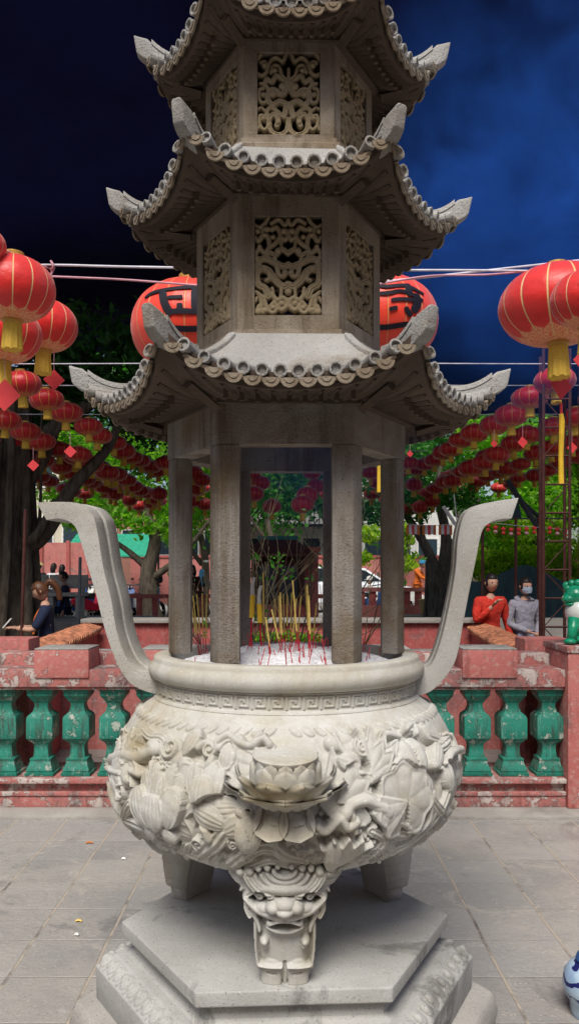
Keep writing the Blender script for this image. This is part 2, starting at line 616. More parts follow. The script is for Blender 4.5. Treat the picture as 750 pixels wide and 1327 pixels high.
class HF:
    def __init__(s, a0, a1, s0, s1, res):
        s.a0, s.s0, s.res = a0, s0, res
        s.na, s.ns = int(round((a1 - a0) / res)) + 1, int(round((s1 - s0) / res)) + 1
        s.A = a0 + np.arange(s.na) * res
        s.S = s0 + np.arange(s.ns) * res
        s.H = np.zeros((s.ns, s.na))

    def win(s, x0, x1, y0, y1):
        i0 = max(0, int((x0 - s.a0) / s.res)); i1 = min(s.na, int((x1 - s.a0) / s.res) + 2)
        j0 = max(0, int((y0 - s.s0) / s.res)); j1 = min(s.ns, int((y1 - s.s0) / s.res) + 2)
        if i1 <= i0 or j1 <= j0:
            return None
        X, Y = np.meshgrid(s.A[i0:i1], s.S[j0:j1])
        return (slice(j0, j1), slice(i0, i1)), X, Y

    def put(s, sl, mask, h, mode):
        Hs = s.H[sl]
        if mode == 'max':
            s.H[sl] = np.where(mask, np.maximum(Hs, h), Hs)
        elif mode == 'add':
            s.H[sl] = np.where(mask, Hs + h, Hs)
        else:
            s.H[sl] = np.where(mask, h, Hs)

    def petal(s, cx, cy, ang, L, W, base, ht, veins=5, rim=.15, mode='over', sharp=.45, bend=0.0):
        r = L + W
        w = s.win(cx - r, cx + r, cy - r, cy + r)
        if w is None: return
        sl, X, Y = w
        ca, sa = math.cos(R_(ang)), math.sin(R_(ang))
        u = ((X - cx) * ca + (Y - cy) * sa) / L
        v = (-(X - cx) * sa + (Y - cy) * ca)
        v = v - bend * L * u * (1 - u) * 4 * .25
        uc = np.clip(u, 1e-4, 1 - 1e-4)
        pk = .6 / (.6 + sharp)
        prof = (uc ** .6) * ((1 - uc) ** sharp) / ((pk ** .6) * ((1 - pk) ** sharp))
        wd = W / 2 * prof + 1e-6
        q = v / wd
        mask = (u > 0) & (u < 1) & (np.abs(q) < 1)
        qq = np.clip(np.abs(q), 0, 1)
        h = base + ht * (.35 + .65 * np.sqrt(1 - qq ** 2)) * (.6 + .4 * np.sin(PI * uc))
        h += ht * rim * (np.clip((qq - .78) / .12, 0, 1))
        if veins:
            h += ht * .07 * np.cos(q * PI * veins) * (1 - qq)
        s.put(sl, mask, h, mode)

    def blob(s, cx, cy, rx, ry, base, ht, ang=0, mode='max'):
        r = max(rx, ry)
        w = s.win(cx - r, cx + r, cy - r, cy + r)
        if w is None: return
        sl, X, Y = w
        ca, sa = math.cos(R_(ang)), math.sin(R_(ang))
        u = ((X - cx) * ca + (Y - cy) * sa) / rx
        v = (-(X - cx) * sa + (Y - cy) * ca) / ry
        d = u * u + v * v
        s.put(sl, d < 1, base + ht * np.sqrt(np.clip(1 - d, 0, 1)), mode)

    def fan(s, cx, cy, ang, R, spread, base, ht, lobes=5, ruffle=.15, mode='over', cup=0.0):
        """a lotus leaf: fan with radial ribs and a ruffled rim"""
        w = s.win(cx - R * 1.3, cx + R * 1.3, cy - R * 1.3, cy + R * 1.3)
        if w is None: return
        sl, X, Y = w
        dx, dy = X - cx, Y - cy
        rr = np.hypot(dx, dy) / R
        th = np.arctan2(dy, dx) - R_(ang)
        th = (th + PI) % (2 * PI) - PI
        rim = 1 + ruffle * np.cos(th * lobes * PI / R_(spread) * 2)
        mask = (rr < rim) & (np.abs(th) < R_(spread) / 2)
        q = np.clip(rr / rim, 0, 1)
        h = base + ht * (.45 + .55 * q ** 2 if cup else .55 + .45 * np.sqrt(1 - .8 * q ** 2))
        h = h + ht * .22 * np.abs(np.cos(th * lobes * PI / R_(spread))) * q
        h = h + ht * .25 * np.clip((q - .86) / .08, 0, 1)
        s.put(sl, mask, h, mode)

    def strand(s, pts, r, base, ht, grooves=0, taper=(1, 1), mode='max', smooth=10):
        pts = np.array(cr(pts, smooth)) if smooth else np.array(pts)
        rr = np.linspace(0, 1, len(pts))
        rr = r * (taper[0] + (taper[1] - taper[0]) * rr)
        x0, y0 = pts.min(0) - r; x1, y1 = pts.max(0) + r
        w = s.win(x0, x1, y0, y1)
        if w is None: return
        sl, X, Y = w
        best = np.full(X.shape, 9.0); sgn = np.zeros(X.shape)
        for i in range(len(pts) - 1):
            p, q = pts[i], pts[i + 1]
            d = q - p
            L2 = (d ** 2).sum() + 1e-12
            t = np.clip(((X - p[0]) * d[0] + (Y - p[1]) * d[1]) / L2, 0, 1)
            ex, ey = X - p[0] - t * d[0], Y - p[1] - t * d[1]
            D = np.hypot(ex, ey) / ((rr[i] + rr[i + 1]) / 2)
            m = D < best
            best = np.where(m, D, best)
            sgn = np.where(m, np.sign(ex * d[1] - ey * d[0]), sgn)
        q = np.clip(best, 0, 1)
        h = base + ht * np.sqrt(1 - q ** 2) if not grooves else base + ht * (.35 + .65 * np.sqrt(1 - q ** 2)) - ht * .28 * (.5 + .5 * np.cos(q * sgn * PI * grooves + PI * (grooves % 2)))
        s.put(sl, best < 1, h, mode)

    def spiral(s, cx, cy, R, turns, base, ht, r=None, dirn=1, a0=0, tail=None, mode='max'):
        n = int(14 * turns)
        pts = [(cx + R * (1 - .88 * k / n) * math.cos(a0 + dirn * turns * 2 * PI * k / n), cy + R * (1 - .88 * k / n) * math.sin(a0 + dirn * turns * 2 * PI * k / n)) for k in range(n + 1)]
        s.blob(cx, cy, R * 1.15, R * 1.15, base, ht * .55, mode=mode)
        s.strand(pts, r or R * .24, base, ht, smooth=0, taper=(1, .7), mode='max')
        if tail:
            s.strand([pts[0]] + list(tail), r or R * .3, base, ht, taper=(1, .4))


def plate(name, hf, fy, mask, mat, parent, back=.02, smooth=60, xmap=None):
    """mesh from a height field: local x = A, z = S, y = fy(x,z) - H; cells outside mask are cut away; rim walls go back"""
    X, Z = np.meshgrid(hf.A, hf.S)
    Yb = fy(X, Z)
    front = np.stack([X, Yb - hf.H, Z], -1)
    bk = back(X, Z) if callable(back) else back
    rear = np.stack([X, Yb + bk, Z], -1)
    ns, na = X.shape
    cell = mask[:-1, :-1] & mask[1:, :-1] & mask[:-1, 1:] & mask[1:, 1:]
    idx = np.arange(ns * na).reshape(ns, na)
    N = ns * na
    a, b, c, d = idx[:-1, :-1], idx[:-1, 1:], idx[1:, 1:], idx[1:, :-1]
    F_ = [np.stack([a, b, c, d], -1)[cell], np.stack([d, c, b, a], -1)[cell] + N]
    pad = np.pad(cell, 1)
    dn = cell & ~pad[:-2, 1:-1]; up = cell & ~pad[2:, 1:-1]; lf = cell & ~pad[1:-1, :-2]; rt = cell & ~pad[1:-1, 2:]
    for m_, p, q in ((dn, a, b), (rt, b, c), (up, c, d), (lf, d, a)):
        F_.append(np.stack([q[m_], p[m_], p[m_] + N, q[m_] + N], -1))
    F_ = np.concatenate(F_)
    V = np.concatenate([front.reshape(-1, 3), rear.reshape(-1, 3)])
    used = np.unique(F_)
    mp = np.full(2 * N, -1); mp[used] = np.arange(len(used))
    m = MB(); m.add(V[used], [tuple(x) for x in mp[F_].tolist()])
    return m
# ================================================================== STONE INCENSE BURNER
D0 = 2.75
UX = (371 - CX) / F * D0
K = .0021                                  # metres per photo pixel at the bowl's front
burner = thing("incense_burner", "tall pale stone incense burner with carved lotus bowl, two handles and stacked pagoda roofs", "incense burner", (UX, D0, 0))

H6 = [(math.cos(R_(60 * k)), math.sin(R_(60 * k))) for k in range(6)]      # corner 0 = right; 4,5 = front


def hexpoly(r, rot=0.0, cx=UX, cy=D0):
    return [(cx + r * math.cos(R_(60 * k) + rot), cy + r * math.sin(R_(60 * k) + rot)) for k in range(6)]


def hexrings(rz, rot, cx=UX, cy=D0):
    return [[(x, y, z) for x, y in hexpoly(r, rot, cx, cy)] for r, z in rz]


# ---------------- plinth
PR = R_(3)
m = MB().rings(hexrings([(.550, .384), (.556, .386), (.556, .43)], PR))
plinth = bevel(m.build("plinth_slab", "plinth_stone", burner), .007, 3)
m = MB().rings(hexrings([(.715, .0), (.735, .10), (.715, .16), (.66, .172)], PR))
o = bevel(m.build("apron", "apron_stone", plinth), .02, 3)
m = MB().rings(hexrings([(.640, .173), (.644, .282), (.575, .322), (.545, .322)], PR))
lt = bevel(m.build("lotus_tier", "plinth_stone", plinth), .004)
m = MB()
for k in range(6):                          # carved lotus petals along the sloping face
    a = Vector((*hexpoly(.640, PR)[k], 0)); b = Vector((*hexpoly(.640, PR)[(k + 1) % 6], 0))
    e = (b - a).normalized(); nrm = Vector((e.y, -e.x, 0))
    ctr = Vector((UX, D0, 0))
    if (a - ctr).dot(nrm) < 0: nrm = -nrm
    L = (b - a).length
    npt = 11
    for i in range(npt):
        p = a + e * (L * (i + .5) / npt) - nrm * .028
        sl = math.atan2(.04, .06)
        M = Matrix(((e.x, nrm.x * math.cos(sl), nrm.x * math.sin(sl), 0), (e.y, nrm.y * math.cos(sl), nrm.y * math.sin(sl), 0), (0, -math.sin(sl), math.cos(sl), 0), (0, 0, 0, 1)))
        m.ball((p.x, p.y, .302), (L / npt * .40, .030, .012), 10, 6, M.to_3x3())
        m.ball((p.x - e.x * .012, p.y - e.y * .012, .307), (L / npt * .2, .019, .013), 8, 6, M.to_3x3())
        q = a + e * (L * (i + 1) / npt) - nrm * .010
        if i < npt - 1:
            m.ball((q.x, q.y, .291), (.007, .014, .008), 6, 5, M.to_3x3())
m.build("petal_band", "plinth_stone", plinth)
m = MB().rings(hexrings([(.545, .32), (.515, .335), (.512, .372), (.528, .384)], PR))
m.build("waist", "plinth_stone", plinth)

# ---------------- bowl with relief
prof = [(.434, 1.203), (.446, 1.196), (.470, 1.178), (.500, 1.152), (.525, 1.118), (.548, 1.072), (.566, 1.02), (.575, .96)]
prof = [tuple(q) for q in cr(prof, 10)]
for i in range(1, 60):
    t = i / 60 * PI / 2
    prof.append((.575 * math.cos(t), .955 - .318 * math.sin(t)))
prof.append((.012, .637))
pr = np.array(prof)
dl = np.r_[0, np.cumsum(np.hypot(*np.diff(pr, axis=0).T))]
s_eq = np.interp(.96, pr[::-1, 1], dl[::-1])
Smax, Smin = s_eq, s_eq - dl[-1]


def prof_at(S):
    d = s_eq - S
    return np.interp(d, dl, pr[:, 0]), np.interp(d, dl, pr[:, 1])


RB = .575
# lookup photo pixel -> (arc a, meridian S) on the bowl
_th = np.linspace(-1.35, 1.35, 271); _S = np.linspace(-.40, Smax, 200)
TT, SS = np.meshgrid(_th, _S)
_r, _z = prof_at(SS)
_x, _y = UX + _r * np.sin(TT), D0 - _r * np.cos(TT)
_px, _py = CX + _x / _y * F, HY - (_z - CZ) / _y * F


def W(px, py):
    i = np.argmin((_px - px) ** 2 + (_py - py) ** 2)
    return np.array((TT.flat[i] * RB, SS.flat[i]))


hf = HF(-PI / 2 * RB, PI / 2 * RB, -.42, Smax, .0019)


def sp(*pts):
    return [W(*p) for p in pts]


# filler: rolling water and small curls low on the bowl, drawn first, then motifs over it
rr = random.Random(3)
for i in range(46):
    a = -.88 + i * .039; s0 = -.155 + .03 * math.sin(i * 1.7)
    d = 1 if i % 2 else -1
    hf.strand([(a - .05, s0 - .045), (a - .02, s0 - .01), (a + .02, s0 + .005 + .02 * d), (a + .055, s0 + .01)], .016, .0, .016, grooves=2, taper=(.6, 1))
    hf.spiral(a + .02, s0 + .035 * (1 if i % 3 else .2), .016 + .005 * rr.random(), 1.4, .004, .016, dirn=d, a0=rr.random() * 6)
for i in range(30):
    a = -.88 + i * .061 + rr.uniform(-.01, .01); s0 = rr.uniform(-.10, .07)
    if abs(a) < .12: continue
    hf.strand([(a, s0), (a + rr.uniform(-.04, .04), s0 + .05), (a + rr.uniform(-.07, .07), s0 + .08)], .018, .0, .014, grooves=3, taper=(1, .3))
for i in range(70):
    hf.blob(rr.uniform(-.88, .88), rr.uniform(-.14, .07), rr.uniform(.008, .02), rr.uniform(.008, .02), 0, .010, ang=rr.uniform(0, 180))

# flow lines of water under the flowers
for pts, r in (
    ([(150, 1020), (160, 1050), (190, 1068), (222, 1082), (236, 1070), (228, 1056)], .026),
    ([(176, 1040), (186, 1072), (210, 1094), (232, 1098)], .020),
    ([(262, 1100), (284, 1086), (298, 1070), (318, 1066), (330, 1078)], .034),
    ([(304, 1112), (330, 1096), (352, 1092), (372, 1104), (392, 1108)], .030),
    ([(322, 1118), (350, 1108), (374, 1114), (398, 1120)], .020),
    ([(338, 1066), (350, 1074), (356, 1090), (366, 1100)], .018),
    ([(240, 1060), (250, 1078), (246, 1096), (262, 1104)], .024),
    ([(468, 1104), (486, 1092), (500, 1078), (520, 1076)], .030),
    ([(500, 1098), (524, 1086), (548, 1064), (556, 1040)], .026),
    ([(530, 1080), (556, 1058), (572, 1030), (574, 1006)], .022),
    ([(476, 1072), (492, 1080), (504, 1094)], .018),
    ([(150, 985), (154, 1010), (166, 1034)], .022),
):
    hf.strand(sp(*pts), r, .006, .024, grooves=3, taper=(.9, .7))
for (x, y, r, d) in ((166, 1024, 11, 1), (262, 1086, 10, -1), (233, 1090, 9, 1), (322, 1102, 9, -1), (304, 1088, 7, 1), (352, 1078, 8, 1),
                     (500, 1080, 10, 1), (478, 1094, 9, -1), (528, 1066, 10, 1), (556, 1046, 9, -1), (574, 1020, 8, 1), (184, 1076, 9, -1), (390, 1098, 8, 1), (512, 1100, 7, 1)):
    c = W(x, y); hf.spiral(c[0], c[1], r * K, 1.6, .012, .018, dirn=d, a0=x)
# big leaves and clouds
L_ = lambda x, y: tuple(W(x, y))


def fan(x, y, ang, R, spread, base, ht, lobes=5, ruffle=.1, cup=0):
    c = W(x, y); hf.fan(c[0], c[1], ang, R * K, spread, base, ht, lobes, ruffle, cup=cup)


def petal(x, y, ang, L, Wd, base, ht, **kw):
    c = W(x, y); hf.petal(c[0], c[1], ang, L * K, Wd * K, base, ht, **kw)


fan(250, 1032, 100, 44, 200, .004, .016, 6)
fan(250, 1020, 15, 30, 300, .010, .016, 6, .05)
fan(352, 1000, 205, 60, 120, .004, .018, 5)
fan(410, 1042, 12, 66, 120, .004, .018, 4)
fan(168, 990, 60, 44, 180, .008, .022, 6, .14)
fan(156, 1000, 20, 40, 160, .012, .020, 5, .14)
hf.strand(sp((153, 986), (168, 980), (184, 984), (200, 978), (208, 974), (204, 968)), .019, .012, .024)
hf.strand(sp((150, 996), (165, 1002), (178, 1000), (190, 1004)), .012, .014, .024)
petal(172, 1022, 95, 34, 26, .012, .024, veins=3)            # side bud
hf.blob(*W(176, 1010), .016, .020, .010, .030)
hf.blob(*W(163, 966), .008, .010, .010, .024)
petal(166, 966, 40, 22, 13, .010, .024)
# cloud with long trailing scarf, upper left
hf.strand(sp((191, 948), (200, 957), (214, 960), (222, 972), (216, 985), (224, 996), (238, 1000), (246, 992), (262, 1002)), .020, .006, .020, grooves=3, taper=(.7, 1))
hf.blob(*W(229, 984), .040, .034, .004, .022)
hf.blob(*W(242, 990), .024, .024, .008, .022)
hf.blob(*W(215, 972), .022, .022, .008, .020)
c = W(229, 973); hf.spiral(c[0], c[1], .030, 1.8, .016, .022, dirn=1, a0=2.6)
petal(244, 982, 68, 40, 22, .018, .022)
hf.strand(sp((204, 992), (206, 1000), (212, 1004)), .012, .010, .022)
# lotus flower left
petal(217, 1060, 205, 46, 30, .010, .016, veins=5); petal(219, 1060, -25, 46, 30, .010, .016, veins=5)
for a, l, w, b in ((148, 60, 32, .010), (32, 60, 32, .010), (122, 66, 30, .018), (58, 66, 30, .018), (104, 68, 24, .024), (76, 68, 24, .024)):
    petal(217, 1058, a, l, w, b, .016, veins=4, rim=.35)
petal(217, 1062, 90, 62, 30, .030, .018, veins=4, rim=.35)
petal(205, 1064, 108, 50, 32, .036, .020, veins=5, rim=.35)
petal(230, 1064, 72, 50, 34, .037, .020, veins=5, rim=.35)
petal(217, 1067, 90, 42, 40, .044, .018, veins=6, rim=.35)
petal(214, 1064, 215, 26, 18, .040, .012, rim=.3); petal(221, 1064, -35, 26, 18, .040, .012, rim=.3)
for i in range(14):
    hf.blob(*W(206 + (i % 5) * 5 + rr.uniform(-1, 1), 985 + (i // 5) * 6), .0065, .0065, .014, .014)
# tall bud on its stem
hf.strand(sp((266, 1044), (268, 1062), (274, 1080)), .014, .016, .022, taper=(.8, 1))
petal(268, 1048, 104, 58, 32, .016, .026, veins=3, rim=.3); petal(272, 1048, 76, 58, 34, .022, .026, veins=3, rim=.3)
petal(269, 1052, 90, 44, 34, .034, .024, veins=6, rim=.3)
petal(271, 1000, 60, 20, 10, .026, .014)
hf.strand(sp((258, 1000), (266, 996), (278, 998), (290, 990), (300, 988)), .011, .014, .022)
# swirl and pennant leaf
hf.strand(sp((262, 972), (272, 966), (288, 972), (300, 968), (306, 980), (298, 996)), .013, .010, .022)
petal(302, 966, 265, 34, 22, .012, .018)
c = W(277, 976); hf.spiral(c[0], c[1], .024, 1.7, .014, .022, dirn=-1, a0=1.0)
# ribbon towards the centre
hf.strand(sp((284, 966), (298, 958), (312, 966), (326, 970), (342, 962), (350, 970)), .013, .012, .024)
hf.strand(sp((312, 960), (322, 972), (340, 978), (352, 972)), .016, .006, .020, grooves=2)
petal(330, 962, 30, 24, 10, .018, .016)
# leaf skirts between left flowers
petal(318, 1048, 190, 60, 44, .010, .018, veins=7)
petal(300, 1068, 160, 52, 30, .014, .020, veins=5)
petal(330, 1060, 205, 40, 30, .018, .016)
hf.strand(sp((312, 1050), (326, 1058), (342, 1062), (350, 1068)), .012, .016, .022)
# small round bud below the lotus
petal(326, 1094, 84, 46, 32, .022, .030, veins=9)
petal(322, 1092, 100, 36, 18, .034, .020)
# right: cloud bank
for x, y, r in ((432, 964, .034), (452, 972, .036), (472, 960, .036), (490, 952, .030), (466, 976, .030), (446, 962, .03)):
    hf.blob(*W(x, y), r, r * .78, .003, .022)
c = W(463, 974); hf.spiral(c[0], c[1], .026, 1.9, .020, .018, dirn=1, a0=2.2)
hf.strand(sp((430, 958), (440, 976), (456, 984), (474, 980), (484, 966), (496, 956), (512, 958)), .010, .016, .014)
petal(432, 985, -25, 34, 26, .020, .026, veins=3)
c = W(450, 996); hf.spiral(c[0], c[1], .018, 1.3, .034, .016, dirn=-1, a0=0)
# folded leaf in the upper right
fan(478, 1012, 62, 58, 80, .014, .024, 4, .14)
fan(470, 1008, 30, 46, 70, .022, .020, 3, .12)
hf.strand(sp((462, 1006), (476, 1010), (490, 998), (498, 1000), (510, 986), (508, 974)), .015, .020, .024)
hf.strand(sp((492, 1018), (504, 1014), (514, 1002), (518, 990)), .014, .018, .024, grooves=2)
petal(496, 1018, 60, 26, 14, .026, .018)
# round seed pod
hf.strand(sp((520, 950), (528, 944), (532, 956)), .009, .016, .018)
petal(534, 1012, 92, 54, 40, .020, .034, veins=9, rim=.05)
petal(528, 1010, 104, 50, 20, .030, .026, veins=3, rim=.05)
c = W(524, 950); hf.spiral(c[0], c[1], .016, 1.3, .014, .016, dirn=1)
# scarf on the right
hf.strand(sp((540, 948), (548, 958), (558, 962), (562, 972), (572, 964)), .018, .012, .022, grooves=3)
hf.strand(sp((552, 994), (566, 990), (574, 978), (584, 974)), .014, .018, .026)
petal(556, 1000, 50, 42, 24, .014, .024)
petal(572, 1026, 92, 42, 26, .012, .028, veins=5)
hf.strand(sp((548, 1020), (552, 1036), (562, 1048)), .018, .012, .022, grooves=3)
petal(540, 1040, 70, 40, 34, .012, .018)
# big round lotus leaf, right
fan(516, 1036, 90, 45, 340, .016, .020, 7, .07)
fan(516, 1036, 200, 46, 70, .024, .018, 2, .05)
hf.strand(sp((478, 1050), (490, 1062), (510, 1060), (530, 1070), (545, 1058), (548, 1036)), .008, .026, .012)
# curled leaf with an open mouth, and the tall cup leaf low right
fan(432, 1040, 30, 50, 80, .012, .020, 3)
hf.strand(sp((444, 1052), (454, 1040), (470, 1036), (486, 1044), (494, 1050)), .017, .022, .026)
hf.strand(sp((450, 1052), (454, 1062), (456, 1070)), .010, .022, .022)
fan(432, 1118, 88, 62, 66, .010, .026, 4, .10, 1)
hf.strand(sp((408, 1064), (420, 1068), (434, 1056), (446, 1066), (456, 1060)), .012, .028, .022)
petal(424, 1116, 96, 56, 24, .026, .016, veins=3)
# coral lumps
for i in range(26):
    hf.blob(*W(464 + rr.uniform(-8, 46), 1086 + rr.uniform(-12, 12) - (i % 5) * 3), .009, .008, .010, .018)
for x, y in ((470, 1104), (478, 1098), (466, 1098), (486, 1106), (462, 1108)):
    hf.blob(*W(x, y), .010, .010, .010, .022)
for i in range(10):
    hf.blob(*W(568 + rr.uniform(-6, 6), 950 + i * 5), .004, .006, -.004, -.004, mode='over') if i % 3 == 0 else None
# hanging leaf fringe right below the key band
for i in range(44):
    a = -.88 + i * .0405
    dr = 205 if a < 0 else -25
    hf.petal(a, Smax - .062, dr + (8 if a < 0 else -8), .048, .021, .0, .0075, veins=0, rim=.3)
# soft pits and chisel variation
gx = np.sin(hf.A[None, :] * 61 + 3 * np.sin(hf.S[:, None] * 47)) * np.sin(hf.S[:, None] * 73 + 2 * np.sin(hf.A[None, :] * 39))
hf.H += .0009 * gx
# light blur to take the razor edges off the carving
for _ in range(1):
    Hc = hf.H.copy()
    Hc[1:-1, 1:-1] = (hf.H[1:-1, 1:-1] * 4 + hf.H[:-2, 1:-1] + hf.H[2:, 1:-1] + hf.H[1:-1, :-2] + hf.H[1:-1, 2:]) / 8
    hf.H = Hc
fade = np.clip((hf.S - (-.42)) / .12, 0, 1)[:, None]
fade2 = np.clip((Smax - hf.S) / .012, 0, 1)[:, None]
Hh = hf.H * fade * fade2
full = np.concatenate([Hh, Hh[:, -2:0:-1]], 1)        # the back repeats the front mirrored
th = np.concatenate([hf.A, PI * RB - hf.A[-2:0:-1]]) / RB
Sx = np.concatenate([np.linspace(Smin, hf.S[0], 30)[:-1], hf.S])
full = np.concatenate([np.zeros((29, full.shape[1])), full], 0)
rS, zS = prof_at(Sx)
dr_, dz_ = np.gradient(rS), np.gradient(zS)
ln = np.hypot(dr_, dz_) + 1e-9
nr_, nz_ = dz_ / ln, -dr_ / ln
Rr = rS[:, None] + full * nr_[:, None]
Zz = zS[:, None] + full * nz_[:, None]
pts = np.stack([UX + Rr * np.sin(th)[None], D0 - Rr * np.cos(th)[None], Zz + 0 * th[None]], -1)
pts = np.concatenate([pts, pts[:, :1]], 1)


def big_grid(name, pts, mat, parent):
    mm, nn = pts.shape[:2]
    idx = np.arange(mm * nn, dtype=np.int32).reshape(mm, nn)
    q = np.stack([idx[:-1, :-1], idx[:-1, 1:], idx[1:, 1:], idx[1:, :-1]], -1).reshape(-1, 4)
    off = np.zeros(3); o = parent
    while o is not None:
        off += np.array(o.location); o = o.parent
    v = pts.reshape(-1, 3) - off
    me = bpy.data.meshes.new(name)
    me.vertices.add(len(v)); me.vertices.foreach_set('co', v.astype(np.float32).ravel())
    me.loops.add(q.size); me.loops.foreach_set('vertex_index', q.ravel())
    me.polygons.add(len(q))
    me.polygons.foreach_set('loop_start', np.arange(0, q.size, 4, dtype=np.int32))
    me.polygons.foreach_set('loop_total', np.full(len(q), 4, dtype=np.int32))
    me.update(calc_edges=True); me.validate()
    me.polygons.foreach_set('use_smooth', [True] * len(me.polygons))
    me.materials.append(MATS[mat])
    ob = bpy.data.objects.new(name, me); C.objects.link(ob); ob.parent = parent
    return ob


bowl = big_grid("bowl", pts, "bowl_stone", burner)

# key-pattern band
cell = ["11111110", "10000010", "10111010", "10101010", "10100010", "10111110", "10000000"]
cell = np.array([[int(c) for c in r] for r in cell])
NREP, SUBC = 54, 4
hcol = np.tile(cell, (1, NREP)).repeat(SUBC, 0).repeat(SUBC, 1).astype(float)
hcol = np.pad(hcol, ((5, 5), (0, 0)))
hcol[:3] = 1; hcol[-3:] = 1
hb = hcol.copy()
hb[1:-1] = (hcol[1:-1] * 2 + hcol[:-2] + hcol[2:]) / 4
zz = np.linspace(1.257, 1.203, hb.shape[0])
th = np.linspace(0, 2 * PI, hb.shape[1] + 1)
hb = np.concatenate([hb, hb[:, :1]], 1)
Rr = .431 + .0045 * hb
pts = np.stack([UX + Rr * np.sin(th)[None], D0 - Rr * np.cos(th)[None], zz[:, None] + 0 * th[None]], -1)
big_grid("key_band", pts, "bowl_stone", bowl)
MB().lathe([(.436, 1.206), (.444, 1.203), (.447, 1.198), (.442, 1.192)], 96, (UX, D0, 0)).build("moulding", "bowl_stone", bowl)
# rim ring
rim = [(.425, 1.257), (.440, 1.259), (.452, 1.264), (.460, 1.275), (.4635, 1.290), (.460, 1.304), (.450, 1.314), (.446, 1.322), (.446, 1.330), (.440, 1.335), (.400, 1.336), (.392, 1.330), (.388, 1.29), (.30, 1.25), (.0, 1.24)]
MB().lathe(rim, 96, (UX, D0, 0)).build("rim", "bowl_stone", burner, sharp=60)

# ---------------- central lotus, in the round
lc = Vector((UX, D0 - .566, 1.072))
tilt = Matrix.Rotation(R_(8), 4, 'X')


def petal3(m, M, L, Wd, cup, curl, n=9, k=8, thick=.008, tip=.5):
    """petal surface: x across, y outward, z up; M places it"""
    rows = []
    for j in range(k + 1):
        v = j / k
        w = Wd / 2 * ((v + .12) ** .5) * ((1.0 - v) ** .38) * 1.45 if v < 1 else 0.001
        w = min(w, Wd / 2)
        row = []
        for i in range(n + 1):
            u = -1 + 2 * i / n
            x = u * w
            arch = cup * (1 - u * u)
            y = math.sin(v * curl) / curl * L if curl else 0
            z = (1 - math.cos(v * curl)) / curl * L if curl else 0
            row.append((x, y, z - arch * (1 - .5 * v) + .0014 * math.cos(u * 14)))
        rows.append(row)
    a = np.array(rows)
    b = a.copy(); b[..., 2] += thick
    for q, fl in ((a, False), (b, True)):
        h = np.concatenate([q, np.ones(q.shape[:2] + (1,))], -1) @ np.array(M).T
        m.grid(h[..., :3], fl)


def ring_petals(m, n, r, z, L, Wd, lean, cup=.012, curl=.5, a_off=0, back=100):
    for i in range(n):
        a = a_off + 360 * i / n
        if abs(((a + 180) % 360) - 180) > back:
            continue
        M = Matrix.Translation(lc) @ tilt @ Matrix.Rotation(R_(a), 4, 'Z') @ Matrix.Rotation(PI, 4, 'Z') @ Matrix.Translation((0, r, z)) @ Matrix.Rotation(R_(90 - lean), 4, 'X')
        petal3(m, M, L, Wd, cup, curl)


# core, seed disc
core = MB().rings([[tuple(lc + tilt @ Vector((r * math.sin(t), -r * math.cos(t) * .95, z))) for t in np.linspace(0, 2 * PI, 41)[:-1]] for r, z in ((.03, -.10), (.05, -.06), (.066, -.01), (.080, .022), (.089, .036), (.090, .044), (.085, .048))])
lotus = core.build("lotus_flower", "bowl_stone", bowl)
for args, nm in (((13, .078, -.030, .074, .050, 8, .010, .15, 0), 1), ((9, .080, -.064, .094, .078, 12, .016, .25, 0), 2),
                 ((9, .078, -.070, .100, .100, 30, .020, -.25, 20), 3), ((9, .072, -.070, .105, .108, 54, .020, -.35, 0), 4), ((8, .068, -.074, .095, .115, 163, .014, .20, 20), 5)):
    m = MB(); ring_petals(m, *args)
    m.build("petal_ring", "bowl_stone", bowl, sharp=70)
# two big drooping petals below
m = MB()
for ax, ay, az, rz_, L, wd in ((.005, -.018, -.070, 0, .085, .125), (.055, .01, -.105, 12, .08, .07), (-.075, .015, -.060, -35, .08, .08), (.085, .02, -.060, 38, .08, .08)):
    M = Matrix.Translation(lc + Vector((ax, ay, az))) @ Matrix.Rotation(R_(rz_), 4, 'Y') @ Matrix.Rotation(PI, 4, 'Z') @ Matrix.Rotation(R_(-72), 4, 'X')
    petal3(m, M, L, wd, -.014, .5)
m.build("skirt_petal", "bowl_stone", bowl, sharp=70)

# ---------------- legs with the guardian mask
X0, X1, Z0, Z1 = -.175, .175, .43, .845
lf = HF(X0, X1, Z0, Z1, .0021)


def q(u, v):                                 # crop coordinates -> leg sheet (x, z)
    px, py = 280 + .24 * u, 1090 + .24 * v
    Yl = 2.20 + (py - 1115) / 160 * .10
    return np.array(((px - 372) / F * Yl, CZ - (py - HY) / F * Yl))


KU = .24 * .00212
Xg, Zg = np.meshgrid(lf.A, lf.S)


def inpoly(poly):
    poly = np.array(poly); c = np.zeros(Xg.shape, bool); j = len(poly) - 1
    for i in range(len(poly)):
        xi, yi = poly[i]; xj, yj = poly[j]
        c ^= ((yi > Zg) != (yj > Zg)) & (Xg < (xj - xi) * (Zg - yi) / (yj - yi + 1e-12) + xi)
        j = i
    return c


half = [(378, 128), (300, 122), (240, 130), (180, 150), (125, 160), (95, 185), (48, 200), (60, 235), (110, 275), (135, 290), (120, 320), (150, 345), (150, 390), (170, 440), (205, 455), (205, 500), (212, 600), (222, 690), (236, 740), (258, 786), (378, 792)]
poly = [q(*p) for p in half] + [q(756 - p[0], p[1]) for p in half[::-1]]
maskp = inpoly(poly)


def both(fn):
    fn(lambda u, v: q(u, v), 1); fn(lambda u, v: q(756 - u, v), -1)


